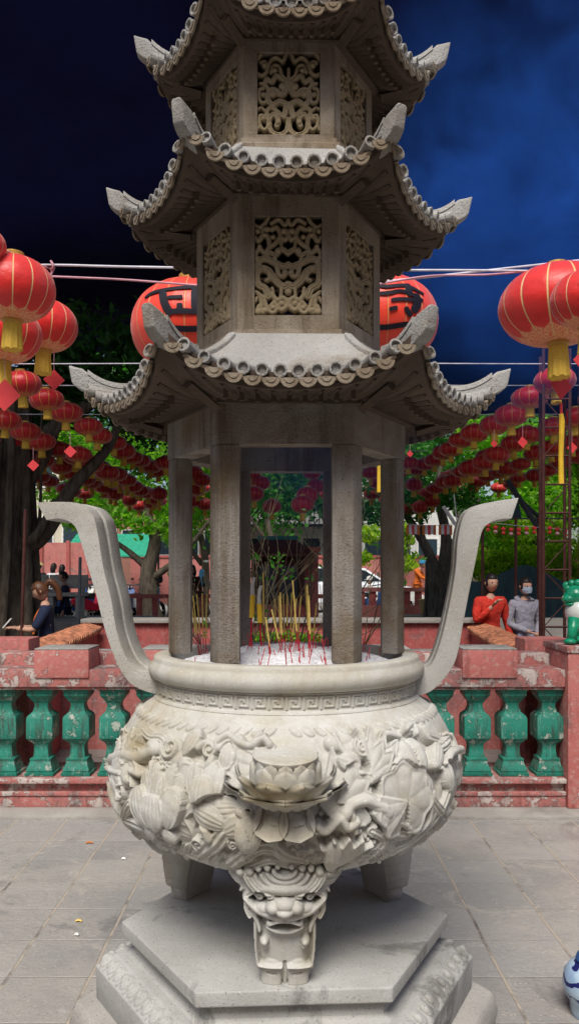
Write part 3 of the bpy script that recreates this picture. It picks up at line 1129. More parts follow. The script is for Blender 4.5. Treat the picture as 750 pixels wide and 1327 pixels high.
lf.blob(*q(378, 240), 215 * KU, 95 * KU, .0, .060)                       # forehead
for k, rr_ in enumerate((60, 95, 130, 165, 200)):
    pts = [(378 + rr_ * math.cos(R_(t)), 165 + rr_ * .58 * math.sin(R_(t)) + 8 * k) for t in range(10, 171, 16)]
    lf.strand([q(*p) for p in pts], 15 * KU, .050 - k * .001, .014)
lf.blob(*q(378, 262), 150 * KU, 34 * KU, .048, .024)
lf.blob(*q(378, 560), 155 * KU, 240 * KU, .0, .022)


def side(p, sg):
    lf.petal(*p(190, 250), 180 if sg > 0 else 0, 150 * KU, 105 * KU, .006, .026, veins=5)
    lf.strand([p(50, 200), p(90, 250), p(150, 285), p(200, 290)], 30 * KU, .010, .020, grooves=2)
    for u, v, r in ((130, 195, 28), (185, 185, 28), (235, 162, 22), (283, 152, 24), (340, 142, 20)):
        lf.blob(*p(u, v), r * KU, r * KU, .040, .030)
        c = p(u, v); lf.spiral(c[0], c[1], r * .75 * KU, 1.2, .052, .014, dirn=sg)
    lf.strand([p(175, 215), p(200, 250), p(250, 285), p(300, 292)], 30 * KU, .045, .022, grooves=3)
    lf.blob(*p(240, 312), 42 * KU, 34 * KU, .022, .006, mode='over')
    lf.blob(*p(240, 314), 26 * KU, 24 * KU, .030, .024)                 # eye
    lf.blob(*p(238, 316), 10 * KU, 10 * KU, .042, .002, mode='over')
    lf.strand([p(160, 335), p(190, 360), p(230, 385), p(290, 400), p(360, 412)], 27 * KU, .034, .026, taper=(.5, 1.3))
    lf.blob(*p(265, 372), 60 * KU, 36 * KU, .036, .026)
    lf.blob(*p(312, 352), 40 * KU, 38 * KU, .058, .030)                 # nostril wing
    lf.blob(*p(322, 384), 15 * KU, 10 * KU, .050, .006, mode='over')
    lf.strand([p(200, 300), p(165, 330), p(160, 380), p(185, 430)], 20 * KU, .020, .026, grooves=2)
    lf.blob(*p(130, 300), 20 * KU, 20 * KU, .018, .022)
    lf.strand([p(180, 370), p(175, 410), p(188, 445)], 16 * KU, .016, .024, taper=(1, .4))
    lf.strand([p(205, 395), p(215, 430), p(235, 470), p(240, 500)], 20 * KU, .020, .026, grooves=2, taper=(1, .5))
    lf.blob(*p(290, 450), 15 * KU, 26 * KU, .030, .024)
    lf.strand([p(216, 470), p(218, 600), p(232, 690)], 13 * KU, .018, .018)
    lf.blob(*p(266, 552), 26 * KU, 26 * KU, .026, .026)
    lf.strand([p(262, 560), p(275, 580)], 16 * KU, .022, .018)
    lf.strand([p(240, 680), p(300, 682), p(370, 678)], 10 * KU, .026, .016, smooth=2)
    lf.strand([p(306, 700), p(306, 770)], 58 * KU, .018, .009, smooth=0)
    lf.strand([p(285, 718), p(330, 722)], 7 * KU, .020, 0, smooth=0, mode='over')


both(side)
lf.blob(*q(378, 335), 60 * KU, 44 * KU, .060, .030)
lf.blob(*q(378, 368), 52 * KU, 32 * KU, .060, .036)
w = lf.win(*(q(310, 475)[0], q(446, 475)[0]), q(378, 478)[1], q(378, 438)[1])
sl, X, Y = w; lf.H[sl] = .004                                               # open mouth
lf.strand([q(300, 448), q(340, 434), q(378, 430), q(416, 434), q(456, 448)], 12 * KU, .044, .014)
lf.strand([q(285, 470), q(330, 488), q(378, 492), q(426, 488), q(471, 470)], 13 * KU, .034, .016)
lf.strand([q(378, 665), q(378, 785)], 9 * KU, .010, 0, smooth=0, mode='over')
Hc = lf.H.copy()
Hc[1:-1, 1:-1] = (lf.H[1:-1, 1:-1] * 4 + lf.H[:-2, 1:-1] + lf.H[2:, 1:-1] + lf.H[1:-1, :-2] + lf.H[1:-1, 2:]) / 8
lf.H = Hc
yb = lambda X, Z: -(.43 + np.clip((Z - .43) / .40, 0, 1) ** 1.1 * .062 + .0 * X) + np.abs(X) ** 2 * 2.2
bk = lambda X, Z: .050 + .20 * np.clip((Z - .43) / .4, 0, 1) ** 1.6
mp = plate("leg", lf, yb, maskp, "bowl_stone", burner, back=bk)
legs = []
for k, a in enumerate((0, 120, -120)):
    if k == 0:
        o0 = mp.build("leg", "bowl_stone", burner, sharp=180, local=True); o = o0
    else:
        o = o0.copy(); C.objects.link(o); o.parent = burner
    o.rotation_euler = (0, 0, R_(a)); o.location = (0, 0, 0)

# ---------------- handles: front outline in photo pixels at the handle's own distance, real depth
def handle(outer, inner, yaw, depth):
    """outer/inner: matching outline points of the front face"""
    Yf = D0 - depth / 2
    a = cr([P(*p, Yf) for p in outer], 6); b = cr([P(*p, Yf) for p in inner], 6)
    dv = np.array((math.sin(yaw) * depth, math.cos(yaw) * depth, 0))
    m = MB(); rings = []
    for p, q_ in zip(a, b):
        p, q_ = np.array(p), np.array(q_); d = q_ - p
        g = .012
        # section: front face with a rebate groove two thirds back
        rings.append([p, q_, q_ + dv * .42, q_ - d * .16 + dv * .44, q_ - d * .16 + dv * .50, q_ + d * .04 + dv * .52, q_ + d * .04 + dv, p + dv])
    m.rings(rings)
    return bevel(m.build("handle", "handle_stone", burner), .004, 2)


handle([(60, 674), (78, 672.5), (95, 680), (103, 698), (112, 729), (124, 770), (134, 810), (146, 847), (159, 874), (176, 891), (202, 900), (215, 901)],
       [(47, 651), (98, 651.5), (119, 666), (126, 688), (134, 736), (144, 776), (151, 817), (163, 851), (178, 868), (195, 872), (208, 874), (218, 874)], R_(7), .19)
handle([(663, 672), (648, 673), (634, 678), (624, 690), (616, 728), (608, 766), (600, 808), (592, 850), (580, 874), (560, 895), (538, 903), (526, 903)],
       [(672, 645), (639, 650), (612, 657), (600, 670), (593, 700), (590, 739), (583, 780), (572, 828), (560, 860), (548, 868), (536, 871), (526, 871)], R_(5), .15)

# ---------------- ash, pillars, lintel
m = MB()
na, nr2 = 96, 26
rings = []
for j in range(nr2):
    r = .386 * (1 - j / (nr2 - 1)) + .001
    ring = []
    for i in range(na):
        a = 2 * PI * i / na
        x, y = r * math.cos(a), r * math.sin(a)
        z = 1.296 + .060 * (1 - (r / .386) ** 2) + .006 * math.sin(x * 31 + 2 * math.sin(y * 23)) + .004 * math.sin(y * 57 + x * 13) + random.uniform(-.002, .002)
        ring.append((UX + x, D0 + y, z))
    rings.append(ring)
m.rings(rings)
tag(m.build("ash_bed", "ash", None), "heap of pale grey incense ash filling the stone bowl under the pillars", "ash", kind="stuff")


def ash_z(x, y):
    r = math.hypot(x - UX, y - D0)
    return 1.296 + .060 * (1 - min(1, (r / .386) ** 2))


def vpost(R, k, w, t, z0, z1, cx, cy, mb, w_top=None):
    """corner post: two arms of width w along the hexagon's sides, thickness t"""
    V = Vector((cx + R * H6[k][0], cy + R * H6[k][1], 0))
    n1 = Vector((cx + R * H6[(k + 1) % 6][0], cy + R * H6[(k + 1) % 6][1], 0)); n0 = Vector((cx + R * H6[(k - 1) % 6][0], cy + R * H6[(k - 1) % 6][1], 0))
    e1, e0 = (n1 - V).normalized(), (n0 - V).normalized()
    ctr = Vector((cx, cy, 0)); inn = (ctr - V).normalized()
    i1 = Vector((-e1.y, e1.x, 0)); i1 = i1 if i1.dot(inn) > 0 else -i1
    i0 = Vector((-e0.y, e0.x, 0)); i0 = i0 if i0.dot(inn) > 0 else -i0
    poly = [V, V + e1 * w, V + e1 * w + i1 * t, V + inn * (t / math.sin(R_(60))), V + e0 * w + i0 * t, V + e0 * w]
    mb.prism([(p.x, p.y) for p in poly], z0, z1)


RP = .402
for k in range(6):
    m = MB(); vpost(RP, k, .063, .056, 1.334, 1.990, UX, D0, m)
    bevel(m.build("pillar", "pillar_stone", burner), .005, 2)


def hexring(mb, R, t, z0, z1, cx, cy):
    o_ = hexpoly(R, 0, cx, cy); i_ = hexpoly(R - t / math.cos(R_(30)), 0, cx, cy)
    vs = [(x, y, z0) for x, y in o_] + [(x, y, z1) for x, y in o_] + [(x, y, z1) for x, y in i_] + [(x, y, z0) for x, y in i_]
    fs = []
    for i in range(6):
        j = (i + 1) % 6
        for a in range(4):
            b = (a + 1) % 4
            fs.append((a * 6 + i, a * 6 + j, b * 6 + j, b * 6 + i))
    mb.add(vs, fs)


m = MB(); hexring(m, RP + .003, .068, 1.9905, 2.12, UX, D0)
m.build("lintel", "pillar_stone", burner)


# ---------------- tiled roofs
def roof(name, cx, z0, rise, R, Ri, zi, Rs, zs, nt, tilt_deg, steep=1.7):
    cy = D0
    zt = z0 + .020

    def corner(k): return np.array((math.cos(R_(60 * k)), math.sin(R_(60 * k))))

    def outer(k, t):
        a, b = corner(k), corner(k + 1)
        p = (a * (1 - t) + b * (1 + t)) / 2
        return p * (1 - .055 * (1 - t * t))

    def top(k, t, s):
        a, b = corner(k), corner(k + 1)
        p0 = (a * (1 - t) + b * (1 + t)) / 2 * Ri
        p1 = outer(k, t) * R
        p = p0 * (1 - s) + p1 * s
        z = zi - (zi - zt) * (1 - (1 - s) ** steep) + rise * .32 * t * t * s * s + rise * .68 * abs(t) ** 4.4 * s ** 2.6 + 0
        return np.array((cx + p[0], cy + p[1], z))

    def bot(k, t, s):
        a, b = corner(k), corner(k + 1)
        p0 = (a * (1 - t) + b * (1 + t)) / 2 * Rs
        p1 = outer(k, t) * (R - .012)
        p = p0 * (1 - s) + p1 * s
        z = zs + (z0 - .024 - zs) * s ** .8 + rise * .32 * t * t * s * s + rise * .67 * abs(t) ** 4.4 * s ** 2.2
        return np.array((cx + p[0], cy + p[1], z))
    NT_, NS_ = 44, 14
    mt, mu = MB(), MB(); mds = []
    for k in range(6):
        md = MB(); mds.append(md)
        g = np.array([[top(k, -1 + 2 * i / NT_, j / NS_) for i in range(NT_ + 1)] for j in range(NS_ + 1)])
        mt.grid(g)
        e = np.array([[top(k, -1 + 2 * i / NT_, 1), bot(k, -1 + 2 * i / NT_, 1)] for i in range(NT_ + 1)]).transpose(1, 0, 2)
        mu.grid(e)
        g = np.array([[bot(k, -1 + 2 * i / NT_, j / NS_) for i in range(NT_ + 1)] for j in range(NS_ + 1)])
        mu.grid(g, True)
        n_ = (corner(k) + corner(k + 1)); n_ /= np.linalg.norm(n_); n3 = Vector((n_[0], n_[1], 0))
        e_ = corner(k + 1) - corner(k); e_ /= np.linalg.norm(e_); e3 = Vector((e_[0], e_[1], 0))
        lim = .82
        ts = [-lim + 2 * lim * i / (nt - 1) for i in range(nt)]
        for t in ts:                                              # round tile ends: hollow tubes
            p1 = Vector(top(k, t, 1.0)) + n3 * .012; p0 = Vector(top(k, t, .66)); pm = Vector(top(k, t, .85))
            for v in (p1, pm): v.z += .002
            p0.z -= .004
            jit = random.uniform(-.0015, .0015)
            ro = .0185 + jit
            mt.tube([p0, pm, p1], [ro * .72, ro * .86, ro], 14, cap=False)
            d = (p1 - pm).normalized()
            up_ = Vector((0, 0, 1)); sx_ = d.cross(up_).normalized(); ux_ = sx_.cross(d)
            mt.rings([[p1 + d * o_ + (sx_ * math.cos(2 * PI * q_ / 14) + ux_ * math.sin(2 * PI * q_ / 14)) * (ro * f_) for q_ in range(14)] for o_, f_ in ((-.004, 1.0), (.0008, 1.03), (.0016, .96), (.0010, .74), (-.003, .70), (-.008, .66), (-.0075, .01))], cap=False)
        dt = ts[1] - ts[0]
        for i in range(nt + 1):                                   # hanging drip tiles between them
            t = ts[0] - dt / 2 + i * dt
            if abs(t) > .93: continue
            p = Vector(top(k, t, 1.0)) + n3 * .003; p.z -= .017
            rr2 = dt * R / 2 * .5 * .98
            n = 9
            arc = [(rr2 * math.cos(PI * a / n), -rr2 * 1.0 * math.sin(PI * a / n)) for a in range(n + 1)]
            for off, sc, th_ in ((0, 1.0, .007), (.0075, .55, .002)):
                front = [p + e3 * (x * sc) + Vector((0, 0, y * sc)) + n3 * (off + th_) for x, y in arc]
                rear = [p + e3 * (x * sc) + Vector((0, 0, y * sc)) + n3 * off for x, y in arc]
                md.rings([rear, front])
        md.tube([Vector(top(k, ts[0] + (ts[-1] - ts[0]) * i / 30, 1.0)) + Vector((0, 0, -.022)) + n3 * .002 for i in range(31)], .0065, 6)
        for i in range(13):                                       # rafters under the eave
            t = -.86 + 1.72 * i / 12
            pts_ = [Vector(bot(k, t, s)) - Vector((0, 0, .001)) for s in (.05, .3, .6, .9)]
            mu.tube(pts_, .0075, 4)
        for i in range(9):                                        # small pegs hanging under the eave
            t = -.62 + 1.24 * i / 8
            p = Vector(bot(k, t, .62)); p.z -= .014
            mu.box(tuple(p), (.013, .013, .024))
        # bracket pole at the corner
        a = Vector(bot(k, -1, .55)); b = Vector(bot(k, -1, .02)); a.z -= .012; b.z -= .03
        mu.tube([a, b], .016, 4)
    hx = hexpoly(Rs - .001, 0, cx, cy)
    mu.prism(hx, zs - .012, zs + .004)
    rt = root = mt.build(name, "roof_stone", burner, sharp=48, origin=(cx, D0, z0))
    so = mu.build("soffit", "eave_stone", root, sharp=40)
    for md in mds: md.build("drip_edge", "tower_stone", root, sharp=40)
    # corner ridges running out into horns
    for k in range(6):
        c = corner(k); c3 = Vector((c[0], c[1], 0)); sd = Vector((-c[1], c[0], 0))
        rings = []
        n = 16
        for j in range(n + 1):
            s = .02 + .98 * j / n
            p = Vector(top(k, -1, s))
            w_ = .015 + .006 * s ** 2
            hu = .008 + .016 * s ** 3
            dn = .02 + .030 * s ** 2
            if j == n: p = p + c3 * .002
            rings.append([p + sd * w_ - Vector((0, 0, dn)), p + sd * w_ * 1.02 + Vector((0, 0, hu * .7)), p + sd * w_ * .6 + Vector((0, 0, hu)), p - sd * w_ * .6 + Vector((0, 0, hu)), p - sd * w_ * 1.02 + Vector((0, 0, hu * .7)), p - sd * w_ - Vector((0, 0, dn))])
        # the end runs on a little, cut at a slant with a stepped lip
        p = rings[-1]
        for ex, ez, sh in ((.014, .004, .98), (.028, .010, .92), (.041, .017, .84)):
            cc = sum(p, Vector()) / 6
            rings.append([cc + (q_ - cc) * sh + c3 * (ex + (.006 if i_ not in (0, 5) else -.008) * ex / .05) + Vector((0, 0, ez)) for i_, q_ in enumerate(p)])
        m = MB().rings(rings)
        bevel(m.build("ridge", "roof_stone", rt), .008, 3)
        m = MB()
        rings = []
        for j in range(8):
            s = .55 + .40 * j / 7
            p = Vector(top(k, -1, s)); hu = .008 + .016 * s ** 3
            w_ = .014 + .010 * s
            rings.append([p + sd * w_ + Vector((0, 0, hu - .006)), p + sd * w_ * .8 + Vector((0, 0, hu + .011)), p - sd * w_ * .8 + Vector((0, 0, hu + .011)), p - sd * w_ + Vector((0, 0, hu - .006))])
        m.rings(rings); m.build("ridge_cap", "roof_stone", rt)
    root.rotation_euler = (0, R_(tilt_deg), 0)
    return root


def XC(px): return (px - CX) / F * D0


roof("lower_roof", XC(375), 2.127, .125, .702, .345, 2.335, .425, 2.121, 12, .4)
roof("middle_roof", XC(373), 2.742, .105, .574, .305, 2.925, .325, 2.778, 10, 1.5)
roof("upper_roof", XC(377), 3.243, .125, .490, .20, 3.43, .30, 3.268, 9, 1.2)


# ---------------- openwork storeys
def lattice_mesh(name, Wd, Hd, strokes, blobs, r):
    h = HF(-Wd / 2, Wd / 2, 0, Hd, .0016)
    def T(u, v, s): return np.array((s * (-Wd / 2 + u * Wd / 2), Hd * (1 - v)))
    for s in (1, -1):
        for pts, k, g in strokes:
            h.strand([T(u, v, s) for u, v in pts], r * k, .0, .010 + .003 * k, grooves=g, smooth=7)
        for u, v, k in blobs:
            c = T(u, v, s); h.blob(c[0], c[1], r * k, r * k, .002, .014)
    msk = h.H > .0012
    return plate(name, h, lambda X, Z: 0 * X, msk, None, None, back=.012)


S_UP = [([(1.0, .80), (.95, .93), (.72, .99), (.45, .95), (.36, .83), (.50, .74), (.66, .80), (.62, .88)], 1.15, 2),
        ([(.40, .86), (.22, .93), (.06, .86), (.08, .76), (.20, .76)], .9, 0), ([(.34, .80), (.30, .70), (.44, .66), (.62, .70), (.86, .78)], 1.0, 2),
        ([(.86, .76), (.92, .62), (.70, .58), (.50, .62), (.34, .56), (.36, .46), (.55, .44), (.76, .50), (.90, .44), (.92, .34), (.78, .28)], 1.25, 2),
        ([(.34, .56), (.16, .60), (.04, .54), (.06, .44), (.18, .42)], .85, 0), ([(.40, .46), (.26, .38), (.10, .36)], .8, 0),
        ([(.78, .30), (.60, .26), (.46, .34), (.30, .30), (.22, .38)], 1.0, 0), ([(.0, .24), (.16, .26), (.30, .20), (.26, .10), (.12, .10)], .85, 0),
        ([(.80, .30), (.70, .16), (.52, .14), (.44, .22)], .8, 0), ([(.92, .36), (1.0, .26), (1.0, .18)], .7, 0), ([(.30, .20), (.42, .08), (.60, .04), (.80, .08), (.90, .0)], .8, 0),
        ([(.0, .68), (.12, .66), (.24, .70)], .7, 0), ([(.96, .60), (1.0, .66)], .8, 0), ([(.0, .05), (.10, .0)], 1, 0), ([(.06, .86), (.0, .93)], .7, 0), ([(.72, .98), (.74, 1.0)], .9, 0)]
B_UP = [(.66, .84, 1.2), (.20, .80, 1.1), (.80, .40, 1.5), (.18, .50, 1.0), (.22, .14, 1.1), (.56, .20, 1.0), (.5, .5, 1.3)]
S_MID = [([(.06, .97), (.14, .90), (.26, .97), (.34, .94)], 1.0, 0), ([(.20, .93), (.16, .80), (.04, .76)], .9, 0), ([(.10, .78), (.26, .82), (.36, .92), (.52, .97), (.66, .93), (.60, .86), (.48, .90)], .95, 0),
         ([(.66, .90), (.80, .94), (.96, .90), (1.0, .84)], 1.1, 0), ([(.50, .78), (.66, .84), (.86, .82), (1.0, .88)], 1.1, 0), ([(.40, .80), (.30, .72), (.10, .68), (.04, .58), (.16, .52), (.40, .54), (.62, .64), (.84, .70), (1.0, .68)], 1.45, 3),
         ([(.04, .62), (.10, .46), (.30, .42), (.60, .46), (.86, .50), (1.0, .48)], 1.35, 3), ([(.40, .54), (.44, .62), (.34, .64)], .9, 0), ([(.66, .50), (.72, .58), (.84, .60), (.94, .56)], 1.0, 0),
         ([(.10, .46), (.02, .38), (.14, .32), (.30, .36), (.44, .30)], 1.0, 0), ([(.30, .42), (.44, .36), (.62, .38), (.80, .32), (1.0, .36)], 1.0, 2), ([(.44, .30), (.40, .20), (.24, .18), (.10, .24), (.0, .20)], 1.0, 0),
         ([(.44, .30), (.62, .26), (.76, .18), (.66, .10), (.50, .12)], 1.0, 0), ([(.76, .20), (.92, .22), (1.0, .14)], 1.0, 0), ([(.0, .08), (.14, .10), (.30, .06), (.40, .0)], .9, 0), ([(.50, .06), (.72, .02), (.90, .08), (1.0, .02)], .9, 0),
         ([(.0, .86), (.06, .82)], .8, 0), ([(.52, .72), (.56, .80)], .8, 0), ([(.80, .70), (.78, .82)], .8, 0), ([(.24, .18), (.22, .08)], .8, 0), ([(.60, .38), (.62, .46)], .8, 0), ([(.8, .32), (.78, .22)], .7, 0)]
B_MID = [(.10, .96, 1.5), (.30, .95, 1.3), (.54, .92, 1.2), (.80, .88, 1.3), (1.0, .76, 1.4), (.30, .52, 1.2), (.06, .42, 1.2), (.36, .12, 1.2), (.70, .34, 1.3), (.88, .14, 1.3), (.14, .30, 1.0), (.9, .56, 1.1), (.08, .14, 1.1), (.55, .2, 1.0)]


def storey(name, px, R, z0, zp0, zp1, z1, arm, strokes, blobs, r):
    cx = XC(px)
    m = MB()
    t = .030
    for k in range(6):
        vpost(R, k, arm, t, zp0, zp1, cx, D0, m)
    hexring(m, R, t, zp1 + .0005, z1, cx, D0)
    m.rings(hexrings([(R, z0), (R, zp0 - .0005)], 0, cx))
    m.rings(hexrings([(R + .034, z0 - .035), (R + .032, z0 + .004), (R + .016, z0 + .014), (R + .014, z0 + .028), (R + .0015, z0 + .030)], 0, cx))
    root = m.build(name, "tower_stone", burner, origin=(cx, D0, z0))
    ap = R * math.cos(R_(30))
    Wd, Hd = R - 2 * arm - .002, zp1 - zp0
    pm = lattice_mesh("lattice_panel", Wd, Hd, strokes, blobs, r)
    first = None
    for k in range(6):
        a = 60 * k
        if first is None:
            o = pm.build("lattice_panel", "lattice_stone", root, sharp=180, local=True); first = o
        else:
            o = first.copy(); C.objects.link(o); o.parent = root
        o.rotation_euler = (0, 0, R_(a))
        d = ap - .016
        o.location = (d * math.sin(R_(a)), -d * math.cos(R_(a)), zp0 - z0)
        # a thin frame bead round each panel
    return root


storey("middle_storey", 373.5, .312, 2.325, 2.400, 2.705, 2.78, .0525, S_MID, B_MID, .0088)
storey("upper_storey", 374, .283, 2.925, 2.970, 3.225, 3.27, .044, S_UP, B_UP, .0088)
# roof top closes above the frame: a small round finial on a neck
m = MB().lathe([(.20, 3.42), (.21, 3.46), (.12, 3.50), (.07, 3.56), (.11, 3.62), (.13, 3.69), (.10, 3.76), (.04, 3.82), (.02, 3.90), (.001, 3.93)], 32, (XC(377), D0, 0))
m.build("finial", "roof_stone", burner)
# ================================================================== SETTING
ORD = ["first", "second", "third", "fourth", "fifth", "sixth", "seventh", "eighth", "ninth", "tenth", "eleventh", "twelfth", "thirteenth", "fourteenth"]
m = MB().b2(-70, 70, -10, 200, -.3, -.004)
tag(m.build("ground", "courtyard_ground"), kind="structure")
m = MB(); m.add([(-14, -8, 0), (14, -8, 0), (14, 5.26, 0), (-14, 5.26, 0)], [(0, 1, 2, 3)])
tag(m.build("paving", "paving"), kind="structure")
m = MB().b2(-14, 14, 5.262, 5.62, -.05, .022)
tag(bevel(m.build("kerb", "kerb_stone"), .008), kind="structure")
m = MB().b2(-20, 20, 11.5, 23.8, -.01, .30)
tag(m.build("terrace", "courtyard_ground"), kind="structure")
m = MB().b2(-40, 40, 23.9, 34, .0, .42)
tag(m.build("road", "concrete"), kind="structure")

# ---------------- front balustrade
FY = 5.50
bal = thing("balustrade", "weathered pink balustrade with green glazed balusters behind the incense burner", "balustrade", (0, FY, 0))
XL, XR = -3.6, 1.873
m = MB()
m.b2(XL, XR, FY - .035, 5.95, .022, .100)
m.b2(XL, XR, FY - .045, 5.94, .1005, .128)
m.b2(XL, XR, FY - .005, 5.93, .1285, .186)
m.b2(XL, XR, FY - .055, 5.945, .1865, .218)
bevel(m.build("base", "worn_pink_plaster", bal), .006, 2)
m = MB().b2(XL, XR, FY - .03, 5.80, .836, .955)
m.b2(XL, XR, FY - .012, 5.78, .815, .8355)
bevel(m.build("rail", "worn_pink_plaster", bal), .008, 2)
m = MB().b2(XL, XR, 5.802, 6.02, .84, 1.035)
bevel(m.build("back_rail", "worn_pink_plaster", bal), .012, 2)
for k in range(-2, 6):
    x = -1.543 + .725 * k
    if x > 1.6 or x < XL + .2: continue
    m = MB().b2(x - .186, x + .186, FY - .045, 5.77, .900, 1.090)
    bevel(m.build("rail_block", "pink_plaster", bal), .010, 2)
    m = MB().b2(x - .183, x + .183, FY - .042, 5.767, 1.0905, 1.101)
    bevel(m.build("block_cap", "grey_cap", bal), .005, 2)


def sqring(h, z, c=.035):
    q_ = h * (1 - c)
    return [(h, -q_, z), (h, q_, z), (q_, h, z), (-q_, h, z), (-h, q_, z), (-h, -q_, z), (-q_, -h, z), (q_, -h, z)]


bprof = [(.092, .2185), (.100, .222), (.100, .240), (.088, .246), (.092, .252), (.088, .268), (.074, .300), (.070, .318), (.072, .322), (.072, .334), (.055, .340), (.049, .38), (.048, .415), (.055, .438), (.088, .472), (.091, .476), (.091, .612), (.088, .618),
         (.085, .628), (.056, .655), (.045, .69), (.047, .715), (.068, .745), (.082, .765), (.086, .770), (.086, .795), (.092, .800), (.092, .8145)]
bm_ = MB().rings([sqring(h, z) for h, z in bprof])
first = None
for k in range(-10, 13):
    x = (149 - CX + 46.6 * k) / F * 5.61
    if x < XL + .1: continue
    if first is None:
        first = bm_.build("baluster", "green_glaze", bal, sharp=28, local=True); o = first
    else:
        o = first.copy(); C.objects.link(o); o.parent = bal
    o.location = (x, .112, 0)
# end post at the right with its ceramic lion
post = thing("gate_post", "big pink plaster post ending the balustrade at the right", "post", (2.10, 5.6, 0))
m = MB().b2(1.875, 2.34, 5.43, 5.93, .022, 1.07)
bevel(m.build("shaft", "pink_plaster", post), .010, 2)
m = MB().b2(1.865, 2.35, 5.42, 5.94, 1.0705, 1.118)
bevel(m.build("capstone", "worn_pink_plaster", post), .012, 2)

# ---------------- pond walls
low = thing("retaining_wall", "low pink wall seen through the balusters", "wall", (0, 7.4, 0))
m = MB().b2(-6.5, 6.5, 7.4, 7.6, -.01, .86)
m.build("wall_face", "pink_plaster", low)
m = MB().b2(-6.5, 6.5, 7.38, 7.62, .8605, .90)
m.build("wall_top", "grey_cap", low)


def coping(mb, a, b, w, z, step=.13):
    a, b = Vector(a), Vector(b); d = (b - a); L = d.length; d.normalize(); nn = Vector((-d.y, d.x, 0))
    n = int(L / step)
    for i in range(n):
        p = a + d * ((i + .5) * L / n)
        hr = random.uniform(.9, 1.1)
        mb.tube([p + nn * (w / 2) + Vector((0, 0, z - .035)), p + Vector((0, 0, z + .012 * hr)), p - nn * (w / 2) + Vector((0, 0, z - .035))], .040 * hr, 7)


pond = thing("pond_wall", "dark red pond wall topped with small orange clay tiles", "wall", (0, 9.8, 0))
m = MB().b2(-2.5, 2.35, 9.70, 9.95, -.01, 1.02)
m.build("back_wall", "red_plaster", pond)
m = MB(); m.b2(-2.5, 2.35, 9.64, 10.05, 1.021, 1.07)
bevel(m.build("top_ledge", "kerb_stone", pond), .01)
for sx, xa, xb in ((-1, -2.12, -2.42), (1, 1.93, 2.30)):
    m = MB(); w = .12
    m.add([(xa - w, 6.3, 0), (xa + w, 6.3, 0), (xb + w, 9.69, 0), (xb - w, 9.69, 0), (xa - w, 6.3, .95), (xa + w, 6.3, .95), (xb + w, 9.69, .95), (xb - w, 9.69, .95)],
          [(0, 3, 2, 1), (4, 5, 6, 7), (0, 1, 5, 4), (1, 2, 6, 5), (2, 3, 7, 6), (3, 0, 4, 7)])
    m.build("side_wall", "red_plaster", pond)
    m = MB(); coping(m, (xa, 6.32, 0), (xb, 9.66, 0), .34, .98)
    m.build("tile_coping", "clay_tile", pond, sharp=50)
    m = MB()
    for i in range(26):
        p = Vector((xa, 6.32, 0)).lerp(Vector((xb, 9.66, 0)), (i + .25) / 26)
        m.tube([p + Vector((-.17, 0, .955)), p + Vector((0, 0, 1.0)), p + Vector((.17, 0, .955))], .016, 6)
    m.build("mortar_ribs", "tile_edge", pond, sharp=50)
    m = MB().b2(xa - .17, xa + .17, 6.03, 6.31, -.01, 1.12)
    bevel(m.build("corner_pier", "pink_plaster", pond), .012, 2)

# ---------------- shade cloth over the courtyard
NXc, NYc = 60, 50
g = np.zeros((NYc + 1, NXc + 1, 3))
for j in range(NYc + 1):
    for i in range(NXc + 1):
        x = -15 + 30 * i / NXc; y = 6.7 + 10.6 * j / NYc
        u = min(1, max(0, (x + 2) / 6))
        zf = 6.35 * (1 - u) + 4.95 * u
        zn = 6.75
        v = j / NYc
        z = zn * (1 - v) + zf * v - .35 * math.sin(PI * v) + .09 * math.sin(x * 1.5 + .4 * y) + .05 * math.sin(y * 2.2 + x * .3)
        g[j, i] = (x, y, z)
g2 = g.copy(); g2[..., 2] += .012
m = MB().grid(g); m.grid(g2, True)
tag(m.build("shade_canopy", "canopy_cloth", None, sharp=180), "dark navy shade cloth stretched high over the courtyard", "canopy")

# ---------------- far walls, street, houses
wl = thing("boundary_wall", "salmon boundary wall along the street at the left", "wall", (-10, 27, 0))
m = MB().b2(-22, -6.6, 27, 27.2, .0, 2.68); m.build("wall_panel", "pink_plaster", wl)
for x in (-9.4, -8.3, -7.4, -6.7, -11, -13):
    MB().b2(x - .06, x + .06, 26.93, 26.998, .42, 2.75).build("wall_post", "red_plaster", wl)
wr = thing("boundary_wall", "low salmon boundary wall behind the parked car at the right", "wall", (4, 33, 0))
MB().b2(-6.5, 14, 33, 33.2, .0, 2.30).build("wall_panel", "pink_plaster", wr)
MB().b2(-6.5, 14, 32.95, 33.25, 2.301, 2.40).build("wall_top", "red_plaster", wr)


